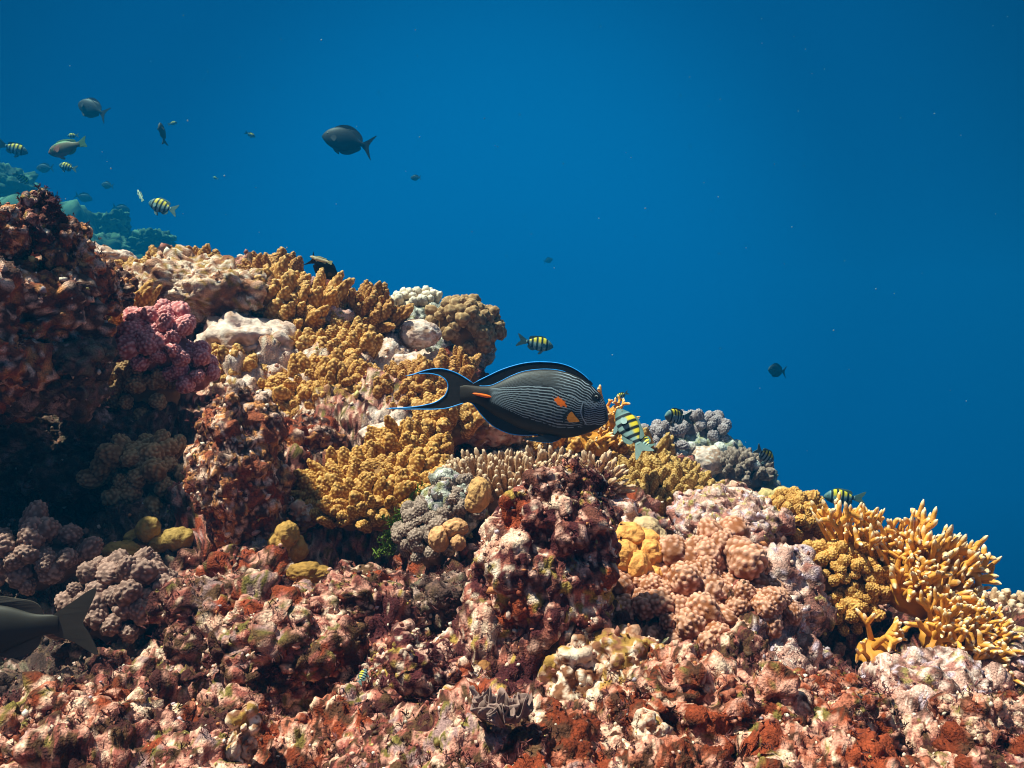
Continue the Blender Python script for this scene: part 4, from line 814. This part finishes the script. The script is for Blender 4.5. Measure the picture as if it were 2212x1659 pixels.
def far_rock(label, px, py, d, rx, ry, rz, seed, tilt=0):
    k = K * d; v, f = ico(5); R = np.array([rx, ry, rz]) * k; n = nrm_rows(v / R)
    p = v * R + n * (R.mean() * (.45 * fbm(v * 1.5 + seed, 4, seed) + .35 * (.5 - worley(v * 3 + seed, seed)[0]) + .2 * (.5 - worley(v * 7 + seed, seed)[0])))[:, None]
    a = math.radians(tilt); p = np.c_[p[:, 0] * math.cos(a) + p[:, 2] * math.sin(a), p[:, 1], -p[:, 0] * math.sin(a) + p[:, 2] * math.cos(a)]
    o = obj('far_outcrop', mk_mesh('far_outcrop', p, f, pigment(p * .1, 'teal', seed, 30.)), M['reef'], label=label, category='rock', group='outcrops of the far reef'); o.location = Vector(P(px, py, d))
far_rock('teal hazy outcrop with a pointed top on the far reef', 240, 490, 14, 40, 40, 34, 3, -20)
far_rock('flat teal hazy outcrop ending the far reef ridge', 330, 520, 14, 48, 40, 22, 4)
far_rock('highest teal hazy outcrop of the far reef', 20, 400, 13, 60, 50, 40, 5, 20)
far_rock('low teal hazy outcrop behind the pale crest rock', 225, 535, 12.5, 60, 40, 26, 6, 10)

# ------------------------------------------------------------------ uncountable growth
def scatter(n, weights=None):
    """points on the slope and the rocks, in proportion to what shows of them"""
    out = []
    d = V[:, 1]; vis = (d < 2.3) & (np.abs(V[:, 0]) < .66 * d) & (V[:, 2] > -.52 * d)
    idx = np.where(vis)[0]; idx = rng.choice(idx, int(n * .5)); out.append((V[idx], TN[idx], tcol[idx]))
    tot = sum(len(s[0]) ** .0 * s[3] * np.ptp(s[0][:, 0]) * np.ptp(s[0][:, 2]) / s[0][:, 1].mean() ** 2 for s in SCAT)
    for p, nn, st, wt_, cc in SCAT:
        m = int(n * .5 * wt_ * np.ptp(p[:, 0]) * np.ptp(p[:, 2]) / p[:, 1].mean() ** 2 / tot); i = rng.integers(0, len(p), m); out.append((p[i], nn[i], cc[i]))
    return [np.concatenate([o[k] for o in out]) for k in range(3)]
def blobs(n):
    p, nn, cc = scatter(n); n = len(p); v, f = ico(1)
    s = rng.uniform(.0009, .0026, n) * np.clip(p[:, 1], .7, 2) ** .9 * np.where(rng.random(n) < .06, 1.8, 1)
    st = rng.uniform(.7, 1.5, (n, 3)); dv = v[None] * st[:, None] * s[:, None, None] * (1 + .25 * rng.normal(size=(n, len(v), 1)))
    W = (p + nn * (s * .35)[:, None])[:, None] + dv
    pal = np.array([(.70, .45, .35), (.60, .30, .23), (.75, .60, .48), (.34, .12, .08), (.45, .16, .06), (.50, .38, .14), (.13, .05, .035), (.46, .34, .38), (.80, .70, .60)])
    k = rng.choice(len(pal), n, p=[.18, .19, .10, .16, .10, .07, .11, .05, .04])
    c = np.where((rng.random(n) < .62)[:, None], cc * 1.15, pal[k]) * rng.uniform(.75, 1.25, n)[:, None]
    F = (f[None] + (np.arange(n) * len(v))[:, None, None]).reshape(-1, 3)
    return W.reshape(-1, 3), F, np.repeat(c, len(v), 0)
w_, f_, c_ = blobs(16000)
obj('encrusting_nodules', mk_mesh('encrusting_nodules', w_, f_, c_), M['nod'], kind='stuff', label='tiny pink, cream and red nodules crusting the reef rock', category='reef growth')
def tufts(spots, n_per, blades, ln, col, seed, var=.35):
    r = np.random.default_rng(seed); P_ = np.array([a for a, _ in spots]); N_ = np.array([b for _, b in spots])
    P_, N_ = np.repeat(P_, n_per, 0), np.repeat(N_, n_per, 0); P_ = P_ + r.normal(0, .007, P_.shape) * (1 - .6 * np.abs(N_))
    C_ = np.asarray(col)[None] * r.uniform(1 - var, 1 + var, (len(P_), 1))
    o, nn, c = [np.repeat(q, blades, 0) for q in (P_, N_, C_)]; m = len(o)
    dr = nrm_rows(nn + r.normal(0, .6, (m, 3))); l = (ln * r.uniform(.5, 1.3, m))[:, None]; sd_ = nrm_rows(np.cross(dr, r.normal(size=(m, 3)))) * l * .075
    mid = o + dr * l * .55 + r.normal(0, 1, (m, 3)) * l * .08; tip = mid + nrm_rows(dr + r.normal(0, .5, (m, 3))) * l * .5
    VV = np.stack([o - sd_ * .6, o + sd_ * .6, mid + sd_, mid - sd_, tip], 1).reshape(-1, 3); CC = np.stack([c, c, c, c, c * 1.1], 1).reshape(-1, 3)
    b = (np.arange(m) * 5)[:, None]
    return VV, [b + np.array([[0, 1, 2, 3]]), b + np.array([[3, 2, 4]])], CC
def spots_of(names, n, seed, fl=None):
    r = np.random.default_rng(seed); out = []
    for k in range(n):
        p, nn, st, wt_, cc = SCAT[names[int(r.integers(len(names)))]]
        i = int(r.integers(len(p))); q = p[i]
        if nn[i][1] < .35 or r.random() < .2: out.append((q, nn[i]))
    return out
mar = [i for i, s in enumerate(SCAT) if s[2] in ('maroon', 'redknob')]
vis = np.where((V[:, 1] < 1.3) & (np.abs(V[:, 0]) < .66 * V[:, 1]) & (V[:, 2] > -.52 * V[:, 1]))[0]; SCAT.append((V[vis], TN[vis], 'rust', 1, None)); SCAT.append((V[vis], TN[vis], 'rubble', 1, None)); SCAT += SCAT[-2:] * 3
oth = [i for i, s in enumerate(SCAT) if s[2] in ('rubble', 'rust', 'dark')]
tv, tf, tc_ = tufts(spots_of(mar, 2200, 1), 2, 9, .0065, (.11, .028, .03), 2)
obj('maroon_turf', mk_mesh('maroon_turf', tv, tf, tc_), M['turf'], kind='stuff', label='fuzzy maroon turf algae on the bommie and pillar rocks', category='algae')
tv, tf, tc_ = tufts(spots_of(oth, 4600, 3), 2, 8, .0065, (.13, .040, .038), 4, .7)
obj('brown_turf', mk_mesh('brown_turf', tv, tf, tc_), M['turf'], kind='stuff', label='short dark red and brown turf algae on the rubble rocks of the lower slope', category='algae')
gs = []
r_ = np.random.default_rng(9)
for k in range(110):
    t_ = r_.random(); q = P(925 - 90 * t_ + r_.normal(0, 9), 1075 + 110 * t_ + r_.normal(0, 12), 1.27 - .02 * t_); gs.append((q, nrm((r_.normal(0, .3), -.7, .6))))
tv, tf, tc_ = tufts(gs, 2, 7, .013, (.12, .17, .02), 5)
obj('green_algae', mk_mesh('green_algae', tv, tf, tc_), M['turf'], kind='stuff', label='green leafy algae patch along the edge of the table coral', category='algae')
# drifting specks
n = 130; v, f = ico(1); sp = []
for k in range(n):
    d = r_.uniform(1.2, 5); sp.append(P(r_.uniform(100, 2200), r_.uniform(30, 1100), d))
sp = np.array(sp); sz = r_.uniform(.0004, .0009, n) * sp[:, 1] ** .7
W = sp[:, None] + v[None] * sz[:, None, None] * r_.uniform(.5, 1.6, (n, 1, 3))
obj('marine_snow', mk_mesh('marine_snow', W.reshape(-1, 3), (f[None] + (np.arange(n) * len(v))[:, None, None]).reshape(-1, 3), np.tile((.35, .4, .4), (n * len(v), 1))), M['nod'], kind='stuff', label='tiny pale specks drifting in the open water', category='plankton')

# ------------------------------------------------------------------ the water itself, as an even haze round everything
hz = bpy.data.materials.new('water_haze'); hz.use_nodes = True; t = hz.node_tree; t.nodes.clear()
ou = t.nodes.new('ShaderNodeOutputMaterial'); pv = t.nodes.new('ShaderNodeVolumePrincipled')
pv.inputs['Color'].default_value = (*HAZE_COLOR, 1); pv.inputs['Absorption Color'].default_value = (*HAZE_ABSORB, 1)
pv.inputs['Density'].default_value = HAZE_DENSITY; pv.inputs['Anisotropy'].default_value = 0.0
t.links.new(pv.outputs[0], ou.inputs['Volume'])
x0, x1, y0, y1, z0, z1 = -20, 20, -5, 28, -3.6, 3.6
hv = np.array([(x, y, z) for x in (x0, x1) for y in (y0, y1) for z in (z0, z1)])
hf = np.array([[0, 1, 3, 2], [4, 6, 7, 5], [0, 4, 5, 1], [2, 3, 7, 6], [0, 2, 6, 4], [1, 5, 7, 3]])
obj('haze', mk_mesh('haze', hv, hf, smooth=False), hz, kind='stuff', label='blue sea water filling the whole view', category='water')
print('TRIS', sum(len(m.loops) - 2 * len(m.polygons) for m in bpy.data.meshes))
